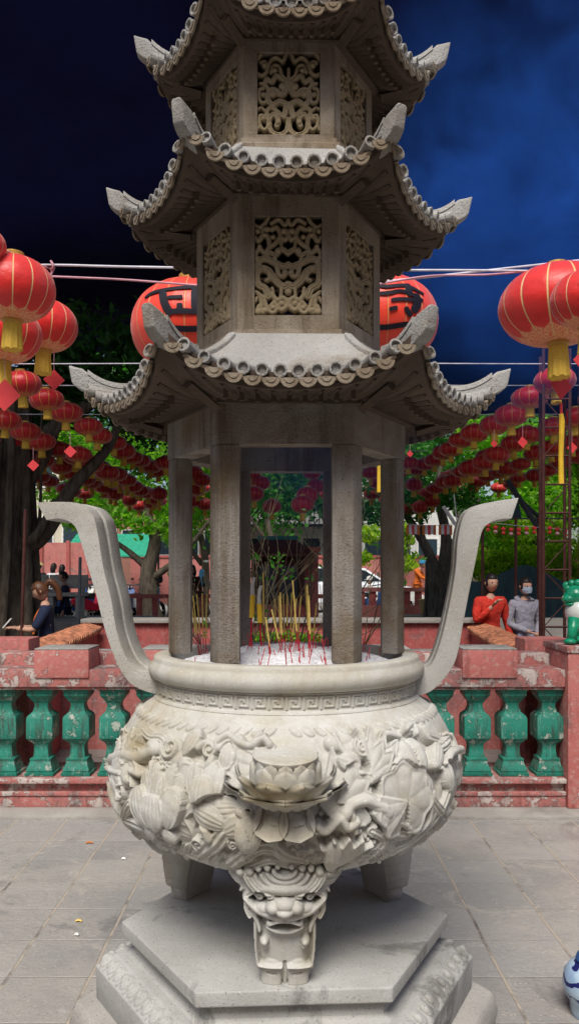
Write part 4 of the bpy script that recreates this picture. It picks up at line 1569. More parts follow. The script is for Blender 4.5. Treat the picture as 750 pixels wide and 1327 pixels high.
def house(label, x0, x1, Y, z1, wallm, cols, rows, w, h, z0=2.0, roofm=None, cat="building", balc=False):
    r = thing("townhouse", label, cat, ((x0 + x1) / 2, Y, 0))
    MB().b2(x0, x1, Y, Y + 6, 0, z1).build("wall", wallm, r)
    MB().b2(x0 - .2, x1 + .2, Y - .25, Y + 6.2, z1 + .002, z1 + .25).build("roof_edge", roofm or wallm, r)
    for j in range(rows):
        for i in range(cols):
            cx = x0 + (i + .5) * (x1 - x0) / cols; cz = z0 + j * 2.9
            f_ = MB()
            f_.b2(cx - w / 2 - .08, cx + w / 2 + .08, Y - .06, Y - .002, cz - .08, cz)
            f_.b2(cx - w / 2 - .08, cx + w / 2 + .08, Y - .06, Y - .002, cz + h, cz + h + .08)
            f_.b2(cx - w / 2 - .08, cx - w / 2, Y - .06, Y - .002, cz + .0005, cz + h - .0005)
            f_.b2(cx + w / 2, cx + w / 2 + .08, Y - .06, Y - .002, cz + .0005, cz + h - .0005)
            fo = f_.build("window", "white_paint", r)
            MB().b2(cx - w / 2 + .001, cx + w / 2 - .001, Y - .03, Y - .001, cz + .001, cz + h - .001).build("pane", "pane", fo)
        if balc:
            b_ = MB()
            for k in range(int((x1 - x0) / .25)):
                xx = x0 + .1 + k * .25
                b_.b2(xx, xx + .04, Y - .8, Y - .76, z0 + j * 2.9 - .9, z0 + j * 2.9 + .1)
            b_.b2(x0, x1, Y - .82, Y - .74, z0 + j * 2.9 + .101, z0 + j * 2.9 + .16)
            b_.b2(x0, x1, Y - .84, Y - .003, z0 + j * 2.9 - 1.0, z0 + j * 2.9 - .901)
            b_.build("balcony", "dark_metal", r)
    return r


house("pale townhouse with dark balcony railings seen through the centre of the burner", -2.6, 3.4, 42, 9.5, "facade_pale", 4, 3, .9, 1.3, 2.2, balc=True)
house("white townhouse behind the parked car at the right", 3.8, 9.5, 43, 7.5, "facade_pale", 4, 2, 1.0, 1.2, 2.3, "awning_green")
house("cream townhouse at the far left beyond the salmon wall", -18, -10.2, 41, 8.5, "facade_cream", 5, 2, 1.0, 1.3, 3.2)
house("salmon townhouse behind the green tree at the left", -9.8, -3.0, 40, 4.9, "facade_salmon", 5, 1, 1.0, 1.2, 2.6, "awning_orange")
aw = thing("awning", "green awning over the street behind the left tree", "awning", (-6.8, 30, 0))
m = MB().add([(-8.3, 29.2, 2.3), (-5.0, 29.2, 2.3), (-5.0, 31.5, 3.2), (-8.3, 31.5, 3.2), (-8.3, 29.2, 2.25), (-5.0, 29.2, 2.25), (-5.0, 31.5, 3.15), (-8.3, 31.5, 3.15)],
             [(0, 1, 2, 3), (7, 6, 5, 4), (0, 4, 5, 1), (1, 5, 6, 2), (2, 6, 7, 3), (3, 7, 4, 0)])
m.build("awning_cloth", "awning_green", aw)
for x, y in ((-8.2, 29.3), (-5.1, 29.3), (-8.2, 31.4), (-5.1, 31.4)):
    MB().tube([(x, y, .42), (x, y, 2.24 if y < 30 else 3.1)], .04, 8).build("awning_pole", "dark_metal", aw)

# far pink balustrade with white slots
fb = thing("balustrade", "far pink balustrade with pale slots beside the wicker basket", "balustrade", (3, 21, 0))
x0, x1 = 1.2, 5.4
MB().b2(x0, x1, 21.0, 21.2, 1.16, 1.27).build("rail", "pink_plaster", fb)
MB().b2(x0, x1, 21.0, 21.2, .301, .80).build("base", "pink_plaster", fb)
for i in range(15):
    x = x0 + i * .297
    MB().b2(x, x + .17, 21.03, 21.17, .8005, 1.1595).build("post", "red_plaster", fb)
fl = thing("balustrade", "far low red balustrade behind the pond at the centre left", "balustrade", (-2, 20, 0))
MB().b2(-4.2, 1.0, 19.8, 20.0, 1.02, 1.12).build("rail", "red_plaster", fl)
MB().b2(-4.2, 1.0, 19.8, 20.0, .301, .55).build("base", "red_plaster", fl)
for i in range(14):
    x = -4.15 + i * .385
    MB().b2(x, x + .13, 19.83, 19.97, .5505, 1.0195).build("post", "red_plaster", fl)

# ---------------- vegetation
def leaves(centers, n, size, mat, name, parent, flat=.75):
    cs = np.array([c[:3] for c in centers]); rs = np.array([c[3] for c in centers])
    w = rs ** 2; w /= w.sum()
    k = rng.choice(len(cs), n, p=w)
    d = rng.normal(size=(n, 3)); d /= np.linalg.norm(d, axis=1)[:, None]
    rad = rs[k] * rng.uniform(.35, 1.0, n) ** .6 * (1 + .18 * rng.normal(size=n))
    c = cs[k] + d * rad[:, None] * np.array([1, 1, flat])
    u = rng.normal(size=(n, 3)); u /= np.linalg.norm(u, axis=1)[:, None]
    v = np.cross(u, rng.normal(size=(n, 3))); v /= np.linalg.norm(v, axis=1)[:, None]
    s = size * rng.uniform(.6, 1.4, n)[:, None]
    a, b, cc, dd = c - u * s, c + v * s * .42, c + u * s, c - v * s * .42
    V = np.stack([a, b, cc, dd], 1).reshape(-1, 3)
    off = np.zeros(3); o = parent
    while o is not None:
        off += np.array(o.location); o = o.parent
    V = V - off
    me = bpy.data.meshes.new(name)
    me.vertices.add(4 * n); me.vertices.foreach_set('co', V.astype(np.float32).ravel())
    me.loops.add(4 * n); me.loops.foreach_set('vertex_index', np.arange(4 * n, dtype=np.int32))
    me.polygons.add(n)
    me.polygons.foreach_set('loop_start', np.arange(0, 4 * n, 4, dtype=np.int32))
    me.polygons.foreach_set('loop_total', np.full(n, 4, dtype=np.int32))
    me.update(calc_edges=True)
    me.materials.append(MATS[mat])
    ob = bpy.data.objects.new(name, me); C.objects.link(ob); ob.parent = parent
    return ob


def tree(name, label, base, trunk, r0, limbs, crown, n, size, mat, barkm="bark", roots=0, r1=.55):
    t = thing(name, label, "tree", base)
    m = MB()
    tp = cr(trunk, 6)
    nn = len(tp)
    m.tube(tp, [r0 * (1 + .7 * math.exp(-5 * i / nn)) * (1 - (1 - r1) * i / nn) * (1 + .06 * math.sin(i * 1.9)) for i in range(nn)], 12)
    for i in range(roots):
        a = 2 * PI * i / roots + random.uniform(-.2, .2)
        p0 = Vector(trunk[0]); q0 = Vector(trunk[-1])
        pts_ = []
        for k in range(7):
            s = k / 6
            c = p0.lerp(q0, s)
            rr3 = r0 * (1.35 - .5 * s) + .12 * math.exp(-4 * s)
            pts_.append((c.x + rr3 * math.cos(a + .5 * s), c.y + rr3 * math.sin(a + .5 * s), c.z + random.uniform(-.05, .05)))
        m.tube(cr(pts_, 4), [r0 * random.uniform(.14, .3)] * 25, 6)
    m.build("trunk", barkm, t, sharp=180)
    for lb in limbs:
        pts_, ra = lb
        p = cr(pts_, 6); k = len(p)
        MB().tube(p, [ra * (1 - .75 * i / k) for i in range(k)], 7).build("limb", barkm, t, sharp=180)
    leaves(crown, n, size, mat, "crown", t)
    return t


def cl(x0, x1, y0, y1, z0, z1, n, r0, r1):
    return [(random.uniform(x0, x1), random.uniform(y0, y1), random.uniform(z0, z1), random.uniform(r0, r1)) for _ in range(n)]


bx, by = P(6, 700, 12).x, 12.0
tree("banyan_tree", "massive dark banyan tree with hanging roots at the left edge", (bx, by, .3), [(bx, by, .3), (bx - .05, by, 1.5), (bx + .05, by, 3.2), (bx, by, 4.6)], .34,
     [([(bx + .1, by, 1.9), (bx + .6, by - .1, 2.2), (bx + 1.0, by, 2.9), (bx + 1.5, by + .3, 3.6), (bx + 1.8, by + .5, 4.6)], .16),
      ([(bx + .2, by, 2.1), (bx + .55, by - .3, 2.15), (bx + .8, by - .2, 2.7)], .10),
      ([(bx, by, 3.2), (bx + .9, by + .2, 4.0), (bx + 2.2, by + .6, 4.9)], .16), ([(bx, by, 3.6), (bx - 1.2, by, 4.6), (bx - 2.6, by + .4, 5.2)], .16),
      ([(bx + .42, by + .1, 1.9), (bx + .5, by + .1, 2.6), (bx + .55, by, 4.2)], .04), ([(bx + .1, by, 2.7), (bx + .5, by + .1, 3.2), (bx + .85, by, 3.9)], .10)],
     cl(bx - 3, bx + 2.6, by - .5, by + 4, 4.0, 5.3, 24, .5, .95), 17000, .075, "leaf_dark", roots=9, r1=.8)
tx, ty = P(196, 700, 22).x, 22.0
tree("leafy_tree", "green leafy tree with curved branches behind the left rows of lanterns", (tx, ty, .3), [(tx, ty, .3), (tx - .1, ty, 1.6), (tx + .1, ty, 2.6), (tx - .3, ty, 3.6)], .22,
     [([(tx, ty, 1.7), (tx - .7, ty, 2.3), (tx - 1.6, ty, 2.9)], .12), ([(tx, ty, 1.5), (tx + .8, ty, 2.1), (tx + 1.6, ty, 3.1)], .12), ([(tx, ty, 2.4), (tx + .6, ty, 3.4), (tx + 1.2, ty, 4.2)], .09)],
     cl(tx - 2.6, tx + 1.4, ty - 1, ty + 1.5, 3.3, 5.4, 16, .5, .95) + cl(tx - 2.2, tx + .6, ty - 1, ty + .5, 2.7, 3.4, 5, .3, .5), 11000, .085, "leaf_bright")
tx = P(262, 700, 24).x; ty = 24
tree("leafy_tree", "slender tree with loose green crown seen between the left pillars", (tx, ty, .42), [(tx, ty, .42), (tx + .1, ty, 1.8), (tx - .05, ty, 2.8)], .14,
     [([(tx, ty, 1.9), (tx - .5, ty, 2.6), (tx - .9, ty, 3.5)], .08), ([(tx, ty, 2.0), (tx + .5, ty, 2.8), (tx + .9, ty, 3.6)], .08)],
     cl(tx - 1.2, tx + 1.1, ty - .7, ty + 1, 2.8, 5.4, 11, .35, .7), 6000, .085, "leaf_bright")
tx = P(350, 700, 26).x; ty = 26
tree("leafy_tree", "green street tree seen through the centre of the burner", (tx, ty, .42), [(tx, ty, .42), (tx + .1, ty, 2.2), (tx - .1, ty, 3.4)], .14,
     [([(tx, ty, 2.6), (tx - .6, ty, 3.4), (tx - .9, ty, 4.2)], .07)], cl(tx - 1.0, tx + .9, ty - .7, ty + 1, 3.8, 6.2, 9, .35, .6), 3600, .09, "leaf_mid")
tx, ty = P(572, 700, 19).x, 19.0
tree("banyan_tree", "pale forked banyan trunk behind the right handle", (tx, ty, .3), [(tx, ty, .3), (tx - .05, ty, 1.2), (tx - .1, ty, 1.9)], .26,
     [([(tx - .05, ty, 1.5), (tx - .4, ty, 2.3), (tx - .9, ty, 3.1), (tx - 1.3, ty, 3.6)], .15), ([(tx, ty, 1.5), (tx + .1, ty, 2.5), (tx - .1, ty, 3.6), (tx + .1, ty, 4.6)], .17),
      ([(tx + .1, ty, 1.4), (tx + .35, ty, 2.4), (tx + .9, ty, 3.4)], .12), ([(tx - .4, ty, 2.3), (tx - .5, ty, 3.0), (tx - .4, ty, 3.9)], .07), ([(tx + .25, ty - .1, .35), (tx + .3, ty, 2.2)], .08)],
     cl(tx - 1.7, tx + 1.5, ty - .8, ty + 1, 3.0, 5.2, 11, .3, .6), 4200, .075, "leaf_mid", "pale_bark", roots=5, r1=.9)
bush = thing("leafy_tree", "broad bright yellow-green tree filling the right side behind the shelter posts", "tree", (6.9, 20.5, .3))
MB().tube(cr([(6.9, 20.5, .3), (6.8, 20.5, 1.6), (7.0, 20.5, 3.6)], 6), .16, 8).build("trunk", "bark", bush)
for a, b_ in (((6.9, 20.5, 1.4), (5.7, 20, 3.0)), ((6.9, 20.5, 1.6), (8.2, 20.5, 3.4)), ((6.9, 20.5, 2.0), (6.2, 20.9, 5.0))):
    MB().tube([a, b_], [.08, .03], 7).build("limb", "bark", bush)
leaves(cl(4.9, 8.4, 19.8, 21.6, 2.0, 5.6, 34, .45, .95), 24000, .080, "leaf_bright", "crown", bush)
bush2 = thing("shrub", "low bright green bushes behind the two standing visitors", "shrub", (6.0, 19, .3))
leaves(cl(4.5, 7.8, 18.6, 19.6, .9, 2.9, 26, .30, .60), 16000, .065, "leaf_yellow", "foliage", bush2)
for a in ((4.9, 19), (5.8, 19), (6.8, 19.1)):
    MB().tube([(a[0], a[1], .3), (a[0] + .1, a[1], 1.5)], .03, 6).build("stem", "bark", bush2)
sh3 = thing("shrub", "small green palm-like shrub in front of the white street building", "shrub", (3.2, 30, .42))
leaves(cl(2.6, 4.4, 29.6, 30.4, 1.6, 3.4, 9, .3, .5), 2500, .11, "leaf_yellow", "foliage", sh3)
MB().tube([(3.3, 30, .42), (3.3, 30, 1.7)], .06, 6).build("stem", "bark", sh3)
# tall trees beyond the cloth close the view up to its edge
far = [(-13, 30, "leaf_dark"), (-7.5, 33, "leaf_mid"), (-2.2, 36, "leaf_mid"), (2.2, 37, "leaf_dark"), (7.2, 32, "leaf_mid"), (12.0, 29, "leaf_bright"), (-18, 33, "leaf_mid"), (9.5, 24, "leaf_mid")]
dsc = ["far left beside the cream house", "over the salmon house", "left of the pale townhouse", "right of the pale townhouse", "behind the forked banyan", "behind the red lattice mast", "at the leftmost end", "between the yellow-green tree and the banyan"]
for (x, y, mt_), ds in zip(far, dsc):
    tree("tall_tree", "tall dense street tree " + ds, (x, y, .3), [(x, y, .3), (x + .1, y, 2.5), (x, y, 5.0)], .28,
         [([(x, y, 3.5), (x + 1.2, y, 5.2)], .12), ([(x, y, 3.2), (x - 1.2, y, 5.0)], .12)],
         cl(x - 2.6, x + 2.6, y - 1.2, y + 1.2, 4.2, 11.5 if x < 0 else 9.5, 26, .9, 1.5), 9500, .15, mt_)

# bare twiggy plant in a glazed pot just behind the burner
pl = thing("potted_shrub", "nearly bare twiggy shrub in a green pot seen between the front pillars", "plant", (-.06, 4.35, 0))
MB().lathe([(.12, 0), (.17, .05), (.21, .30), (.22, .36), (.19, .36), (.18, .32), (.001, .31)], 28, (-.06, 4.35, 0)).build("pot", "green_glaze", pl)
tw = MB(); tips = []


def twig(p, d, L, r, dep):
    pts_ = [p]
    for i in range(4):
        d = (d + Vector((random.gauss(0, .13), random.gauss(0, .13), .05))).normalized()
        p = p + d * L / 4; pts_.append(p)
    tw.tube(pts_, [r * (1 - .13 * i) for i in range(5)], 5)
    if dep > 0:
        for _ in range(3 if dep > 1 else 2):
            nd = (d + Vector((random.gauss(0, .42), random.gauss(0, .42), random.gauss(.1, .2)))).normalized()
            twig(pts_[random.choice((2, 3, 4))], nd, L * random.uniform(.55, .85), r * .6, dep - 1)
    else:
        tips.append(p)


for i in range(8):
    a = i * .8
    twig(Vector((-.06 + .05 * math.cos(a), 4.35 + .05 * math.sin(a), .31)), Vector((.22 * math.cos(a), .22 * math.sin(a), 1)).normalized(), random.uniform(.6, .8), .0095, 3)
tw.build("twigs", "branch_bark", pl, sharp=180)
cs = [(t.x, t.y, t.z, .05) for t in random.sample(tips, min(len(tips), 55))]
leaves(cs, 200, .020, "leaf_mid", "foliage", pl)

# ---------------- unseen hall added behind the viewpoint to block low frontal sky light
th_ = thing("light_blocker_hall", "unseen red hall added behind the viewpoint to block low light", "building", (0, -7, 0))
MB().b2(-13, 13, -7.4, -7, 0, 6.2).build("front_blocker", "red_plaster", th_)
MB().b2(-13.6, -13, -7.4, 6, 0, 5.2).build("wing_blocker", "red_plaster", th_)
MB().b2(13, 13.6, -7.4, 6, 0, 5.2).build("wing_blocker", "red_plaster", th_)
for x in (-9, -5.4, -1.8, 1.8, 5.4, 9):
    MB().tube([(x, -6.2, 0), (x, -6.2, 5.2)], .22, 14).build("column", "red_plaster", th_)
MB().add([(-13, -7.1, 6.9), (13, -7.1, 6.9), (13, -5.0, 5.2), (-13, -5.0, 5.2), (-13, -7.1, 6.7), (13, -7.1, 6.7), (13, -5.0, 5.0), (-13, -5.0, 5.0)],
         [(0, 1, 2, 3), (7, 6, 5, 4), (0, 4, 5, 1), (1, 5, 6, 2), (2, 6, 7, 3), (3, 7, 4, 0)]).build("eave", "clay_tile", th_)
# ================================================================== LANTERNS
def lantern_proto(mat, sub=True, tassel_h=.62, full=True):
    """unit lantern: radius 1 wide, .74 high; origin at its centre"""
    root = thing("lantern", "x", "lantern")
    n, k = (40, 18) if full else (20, 10)
    pr_ = [(.26 + .0 if j in (0, k) else 0, 0) for j in range(k + 1)]
    pr_ = []
    for j in range(k + 1):
        ph = -PI / 2 + PI * j / k
        ph = ph * .84
        pr_.append((math.cos(ph) ** .85, .76 * math.sin(ph)))
    rings = []
    for r, z in pr_:
        rings.append([(r * (1 - (.012 if full else .03) * (1 - abs(math.cos(7 * a)))) * math.cos(a), r * (1 - (.012 if full else .03) * (1 - abs(math.cos(7 * a)))) * math.sin(a), z) for a in [2 * PI * i / n for i in range(n)]])
    m = MB().rings(rings)
    kids = [m.build("silk_body", mat, root, sharp=180, local=True)]
    zt = pr_[-1][1]
    m = MB().lathe([(.25, zt - .02), (.27, zt + .01), (.27, zt + .05), (.23, zt + .06), (.24, zt + .09), (.24, zt + .13), (.20, zt + .135), (.001, zt + .13)], 20)
    kids.append(m.build("top_cap", "gold", root, local=True))
    m = MB().lathe([(.001, -zt - .11), (.20, -zt - .11), (.21, -zt - .07), (.25, -zt - .06), (.25, -zt + .02)], 20)
    kids.append(m.build("bottom_cap", "gold", root, local=True))
    m = MB()
    nf = 22
    ring0 = [(.205 * (1 + .08 * (i % 2)) * math.cos(2 * PI * i / nf), .205 * (1 + .08 * (i % 2)) * math.sin(2 * PI * i / nf), -zt - .10) for i in range(nf)]
    ring1 = [(.235 * (1 + .12 * (i % 2)) * math.cos(2 * PI * i / nf), .235 * (1 + .12 * (i % 2)) * math.sin(2 * PI * i / nf), -zt - .10 - tassel_h * (1 + .04 * math.sin(i * 2.3))) for i in range(nf)]
    m.rings([ring0, ring1])
    kids.append(m.build("tassel", "tassel", root, sharp=20, local=True))
    return root, kids


big, bigk = lantern_proto("silk_big")
sml, smlk = lantern_proto("silk_small", full=False, tassel_h=.55)
ink, inkk = lantern_proto("silk_ink", tassel_h=.5)
used_p = set()


def lantern(proto, kids, px, py, Y, w_px, label, group, rz=None):
    if id(proto) in used_p:
        c = fast_copy(proto, kids)
    else:
        used_p.add(id(proto)); c = proto
    c.location = P(px, py, Y)
    s = w_px / 2 / F * Y
    c.scale = (s, s, s)
    tag(c, label, "lantern", group)
    c.rotation_euler = (random.uniform(-.03, .03), random.uniform(-.03, .03), rz if rz is not None else random.uniform(0, 6))
    return c


G = "large red lanterns near the burner"
lantern(big, bigk, 17, 374, 4.4, 108, "large red silk lantern hanging at upper left, in front of its neighbours", G, .1)
lantern(big, bigk, 57, 422, 5.6, 86, "large red lantern just right of and below the front left one", G, .3)
lantern(big, bigk, 4, 432, 5.2, 98, "large red lantern at the left edge below the front one", G)
lantern(big, bigk, -26, 318, 4.2, 66, "partly cut off red lantern, topmost at the left edge", G)
lw = lantern(big, bigk, 722, 396, 4.5, 150, "largest red silk lantern at upper right with a gold cloud band", G, .2)
lantern(big, bigk, 762, 388, 3.7, 96, "smaller red lantern overlapping the largest one at the right edge", G, .2)
lw.scale.z *= .86
for k_ in [x_ for x_ in C.objects if x_.parent == lw and x_.name.startswith(('tassel', 'bottom_cap', 'top_cap'))]: k_.scale = (.74, .74, 1)
il = lantern(ink, inkk, 249, 426, 5.3, 158, "large red lantern with black characters left of the tower", "red lanterns with black characters", 0)
ir = lantern(ink, inkk, 494, 417, 5.3, 147, "large red lantern with black characters right of the tower", "red lanterns with black characters", 0)


def ink_strokes(root, w_px, strokes):
    """brush strokes painted on the silk: each a thin raised ribbon following the lantern's front"""
    c = root.location; s = root.scale.x
    for pts, wd in strokes:
        pp = cr([np.array(p, float) for p in pts], 8)
        pp = np.array(pp)
        d = np.gradient(pp, axis=0); d /= (np.linalg.norm(d, axis=1)[:, None] + 1e-9)
        nn = np.stack([-d[:, 1], d[:, 0]], 1)
        rows = []
        for o_ in np.linspace(-1, 1, 7):
            row = []
            for i, p in enumerate(pp):
                e = wd / 2 * min(1, .55 + 3 * min(i, len(pp) - 1 - i) / len(pp))
                qx, qy = p + nn[i] * o_ * e
                X = (qx - CX) / F * c.y; Z = CZ - (qy - HY) / F * c.y
                x_, z_ = (X - c.x) / s, (Z - c.z) / s
                x_ *= .80; z_ *= .80
                sn = max(-.96, min(.96, z_ / .76))
                r = math.cos(math.asin(sn)) ** .85
                yy = -math.sqrt(max(.0, (r * 1.012) ** 2 - x_ * x_)) if abs(x_) < r * 1.012 else 0
                row.append((x_, yy - .006, z_))
            rows.append(row)
        a = np.array(rows)
        b_ = a * np.array([.992, .992, .992])
        m = MB().grid(a); m.grid(b_, True)
        m.build("ink_stroke", "ink", root, sharp=180, local=True)


# remap: stroke pixels are the ones seen in the photograph
ink_strokes(il, 158, [([(184, 402), (198, 396), (225, 394), (262, 391), (300, 395)], 6), ([(214, 396), (216, 410), (222, 425), (230, 436)], 12), ([(222, 409), (238, 409), (246, 408)], 6),
                      ([(242, 419), (242, 430)], 9), ([(226, 432), (250, 431), (290, 432)], 8), ([(262, 393), (264, 430)], 9), ([(205, 452), (250, 456), (292, 452)], 8)])
ink_strokes(ir, 147, [([(440, 389), (470, 388), (494, 391), (520, 388), (530, 390), (552, 398)], 6), ([(525, 384), (527, 396), (530, 406)], 10), ([(440, 402), (490, 403), (515, 399), (535, 404), (550, 410)], 6),
                      ([(498, 414), (520, 412), (545, 412)], 6), ([(538, 400), (540, 416), (532, 430)], 12), ([(495, 428), (508, 425)], 6), ([(520, 424), (526, 432), (530, 436)], 8), ([(470, 390), (468, 430)], 8), ([(450, 448), (490, 452), (530, 446)], 7)])

# rows of small lanterns running away from the camera
rows = [(-2.8, "inner left row", 8.5, 11, 3.60, .028), (-3.57, "second left row", 8.3, 13, 3.56, .004), (-4.15, "third left row", 10.2, 11, 3.52, 0), (-4.9, "outer left row", 11.4, 10, 3.50, 0),
        (-3.15, "low middle left row", 12.0, 10, 3.36, .004), (-2.25, "low inner left row", 14.5, 8, 3.45, .03), (3.10, "low middle right row", 12.0, 10, 3.38, .01), (2.2, "low inner right row", 15, 8, 3.5, .03),
        (2.72, "inner right row", 8.3, 11, 3.58, .03), (3.52, "second right row", 9.2, 12, 3.58, .02), (4.25, "third right row", 10.4, 12, 3.60, .01), (5.0, "outer right row", 12.2, 9, 3.58, .01)]
for x, nm, y0, n, z0, sl_ in rows:
    for i in range(n):
        Y = y0 + .86 * i * random.uniform(.985, 1.015)
        z = z0 + sl_ * (Y - 9) + random.uniform(-.04, .04)
        xx = x + random.uniform(-.05, .05)
        c = lantern(sml, smlk, 0, 0, Y, 10, f"small red lantern, {ORD[i]} from the near end of the {nm}", "small lanterns in the " + nm)
        c.location = (xx, Y, z)
        s = random.uniform(.198, .222); c.scale = (s, s, s * random.uniform(.74, .84))
        c.rotation_euler = (random.uniform(-.09, .09), random.uniform(-.09, .09), random.uniform(0, 6))
# far clusters seen through the pillars
ctr = [(326, 612, 16), (338, 626, 16), (329, 640, 15), (404, 612, 16), (409, 630, 16), (398, 642, 13.5), (392, 654, 13), (352, 656, 16), (252, 612, 17), (262, 622, 17), (249, 650, 19), (266, 654, 19), (256, 634, 18), (481, 640, 19), (488, 625, 18), (480, 612, 17), (500, 646, 20),
       (530, 660, 19), (544, 657, 18), (560, 649, 18), (206, 640, 17), (196, 652, 19), (180, 655, 20), (168, 648, 19), (150, 640, 18), (536, 628, 17), (424, 640, 19)]
ctr.sort()
cnt_ = {}
ORD += ['fifteenth', 'sixteenth', 'seventeenth', 'eighteenth', 'nineteenth', 'twentieth']
for i, (px, py, Y) in enumerate(ctr):
    side = "left pillars" if px < 300 else ("front pillars" if px < 440 else "right pillars")
    lantern(sml, smlk, px, py, Y, .38 * F / Y, f"small far red lantern beyond the {side}, {ORD[cnt_.setdefault(side, 0)]} from the left", f"far lanterns beyond the {side}")
    cnt_[side] += 1


# ---------------- cords
def cord(pts, r, mat, label, grp="cords strung across the courtyard"):
    tag(MB().tube(cr(pts, 8), r, 6).build("cord", mat, None, sharp=180), label, "cord", grp)


cord([P(-60, 345, 4.5), P(60, 343, 4.5), P(150, 345, 4.5), P(245, 347, 4.5), P(300, 350, 4.5)], .0065, "cord", "pale cord, upper of two running from the left lanterns to the tower")
cord([P(-60, 352, 4.7), P(70, 358, 4.7), P(160, 362, 4.7), P(252, 369, 4.7), P(300, 371, 4.7)], .006, "cord_pink", "pinkish cord, lower of two running from the left lanterns to the tower")
cord([P(470, 372, 4.7), P(500, 366, 4.7), P(560, 357, 4.7), P(640, 355, 4.7), P(760, 343, 4.7), P(860, 335, 4.7)], .006, "cord_pink", "pinkish cord sloping up from the right character lantern")
cord([P(470, 352, 4.4), P(510, 350, 4.4), P(620, 350, 4.4), P(760, 352, 4.4), P(860, 354, 4.4)], .006, "cord", "straight pale cord running right from the tower")
cord([P(480, 366, 4.9), P(560, 358, 4.9), P(650, 348, 4.9), P(760, 336, 4.9), P(860, 325, 4.9)], .007, "cord", "thick pale cord rising to the right above the largest lantern")
cord([P(-20, 322, 4.3), P(10, 325, 4.3), P(20, 334, 4.35), P(60, 346, 4.5), P(66, 348, 4.5)], .005, "cord_pink", "short pink cord tied to the front left lantern")
tag(MB().tube(cr([P(66, 338, 4.5), P(69, 344, 4.48), P(66, 350, 4.5), P(70, 346, 4.5), P(64, 360, 4.5)], 5), .007, 5).build("cord_knot", "cord_pink"), "pink knot tied where two cords meet at the left", "knot")
for i, (Y, z) in enumerate(((8.4, 3.83), (9.4, 3.84), (11.4, 3.90), (13.4, 3.96), (15.4, 4.0))):
    cord([(-9, Y, z + .3), (-5, Y, z - .0), (0, Y, z - .02), (5, Y, z), (9, Y, z + .3)], .006, "cord", f"{ORD[i]} thin cross line from the front holding the small lanterns")


# ---------------- red paper charms and long tassels
def charm(px, py, Y, w, label, rz=0.0, tassel=0.0):
    c = P(px, py, Y); t = thing("charm", label, "paper charm", c, "red diamond charms")
    h = w / 2 / F * Y
    m = MB().box(tuple(c), (h * 1.414, .004, h * 1.414), rz=rz, ry=R_(45 + random.uniform(-6, 6)))
    m.build("card", "card_red", t)
    MB().tube([(c.x, c.y, c.z + h * .98), (c.x, c.y, c.z + h + .12)], .0018, 5).build("string", "cord_pink", t)
    if tassel:
        L = tassel / F * Y
        MB().tube([(c.x, c.y, c.z - h - .02), (c.x, c.y, c.z - h - .08)], .008, 6).build("knot", "card_red", t)
        MB().tube([(c.x, c.y, c.z - h - .08), (c.x + .004, c.y, c.z - h - .12), (c.x - .002, c.y, c.z - h - .1 - L * .6), (c.x, c.y, c.z - h - .1 - L)], [.012, .016, .014, .016], 9).build("silk_tassel", "yellow_silk", t)


charm(727, 499, 4.6, 38, "large red diamond card with a long yellow tassel at the right", .5, 86)
charm(757, 467, 4.2, 34, "pink-red diamond card at the right edge under the smaller lantern", .3)
charm(6, 512, 4.6, 42, "large red diamond card at the left edge")
charm(70, 492, 6.0, 27, "red diamond card hanging under the second left lantern", .3)
charm(91, 585, 8, 16, "small red diamond card among the left lantern rows", .2)
charm(43, 603, 8, 15, "small red diamond card low at the left of the banyan limb", .2)
charm(677, 573, 8.2, 15, "small red diamond card under the inner right lantern row", .3)
charm(741, 580, 8.2, 15, "small red diamond card beside the red lattice mast", .2)
charm(640, 575, 9, 10, "tiny red diamond card left of the inner right row", .2)
charm(531, 588, 8, 9, "tiny red diamond card beside the right outer pillar", .2)
for px, y0, y1, lb in ((242, 598, 655, "long yellow tassel hanging behind the left pillars"), (491, 600, 638, "long yellow tassel hanging behind the right pillars")):
    a, b_ = P(px, y0 - 60, 5.0), P(px, y1, 5.0)
    t = thing("hanging_tassel", lb, "tassel", a)
    MB().tube([a, P(px, y0, 5.0)], .002, 5).build("string", "cord_pink", t)
    MB().tube([P(px, y0, 5.0), P(px, (y0 + y1) / 2, 5.0), b_], [.011, .013, .014], 10).build("silk", "yellow_silk", t)

# ================================================================== INCENSE
stick_n = 0


def stick(px0, py0, px1, Y, kind, label, grp, base_y=None):
    """px0,py0 = tip in the photo; px1 = where it enters the ash"""
    tip = P(px0, py0, Y)
    bx_ = (px1 - CX) / F * Y
    base = Vector((bx_, Y, ash_z(bx_, Y) - .02))
    t = thing("incense_stick", label, "incense stick", base, grp)
    d = tip - base
    if kind == "thin":
        k = random.uniform(.30, .45)
        MB().tube([base, base + d * k], .0016, 5).build("stick_end", "stick_red", t)
        MB().tube([base + d * k, tip], .0028, 6).build("incense_coating", "stick_yellow", t)
    elif kind == "thick":
        MB().tube([base, base + d * .50], .0030, 6).build("stick_end", "stick_red", t)
        MB().tube([base + d * .50, base + d * .80], .0085, 10).build("incense_coating", "yellow_silk", t)
        e = base + d * .80
        MB().tube(cr([e, e + Vector((0, 0, .035)), e + Vector((.006, 0, .060)), tip], 5), [.0070 - .0002 * i for i in range(16)], 8).build("curled_ash", "stick_ash", t)
    return t


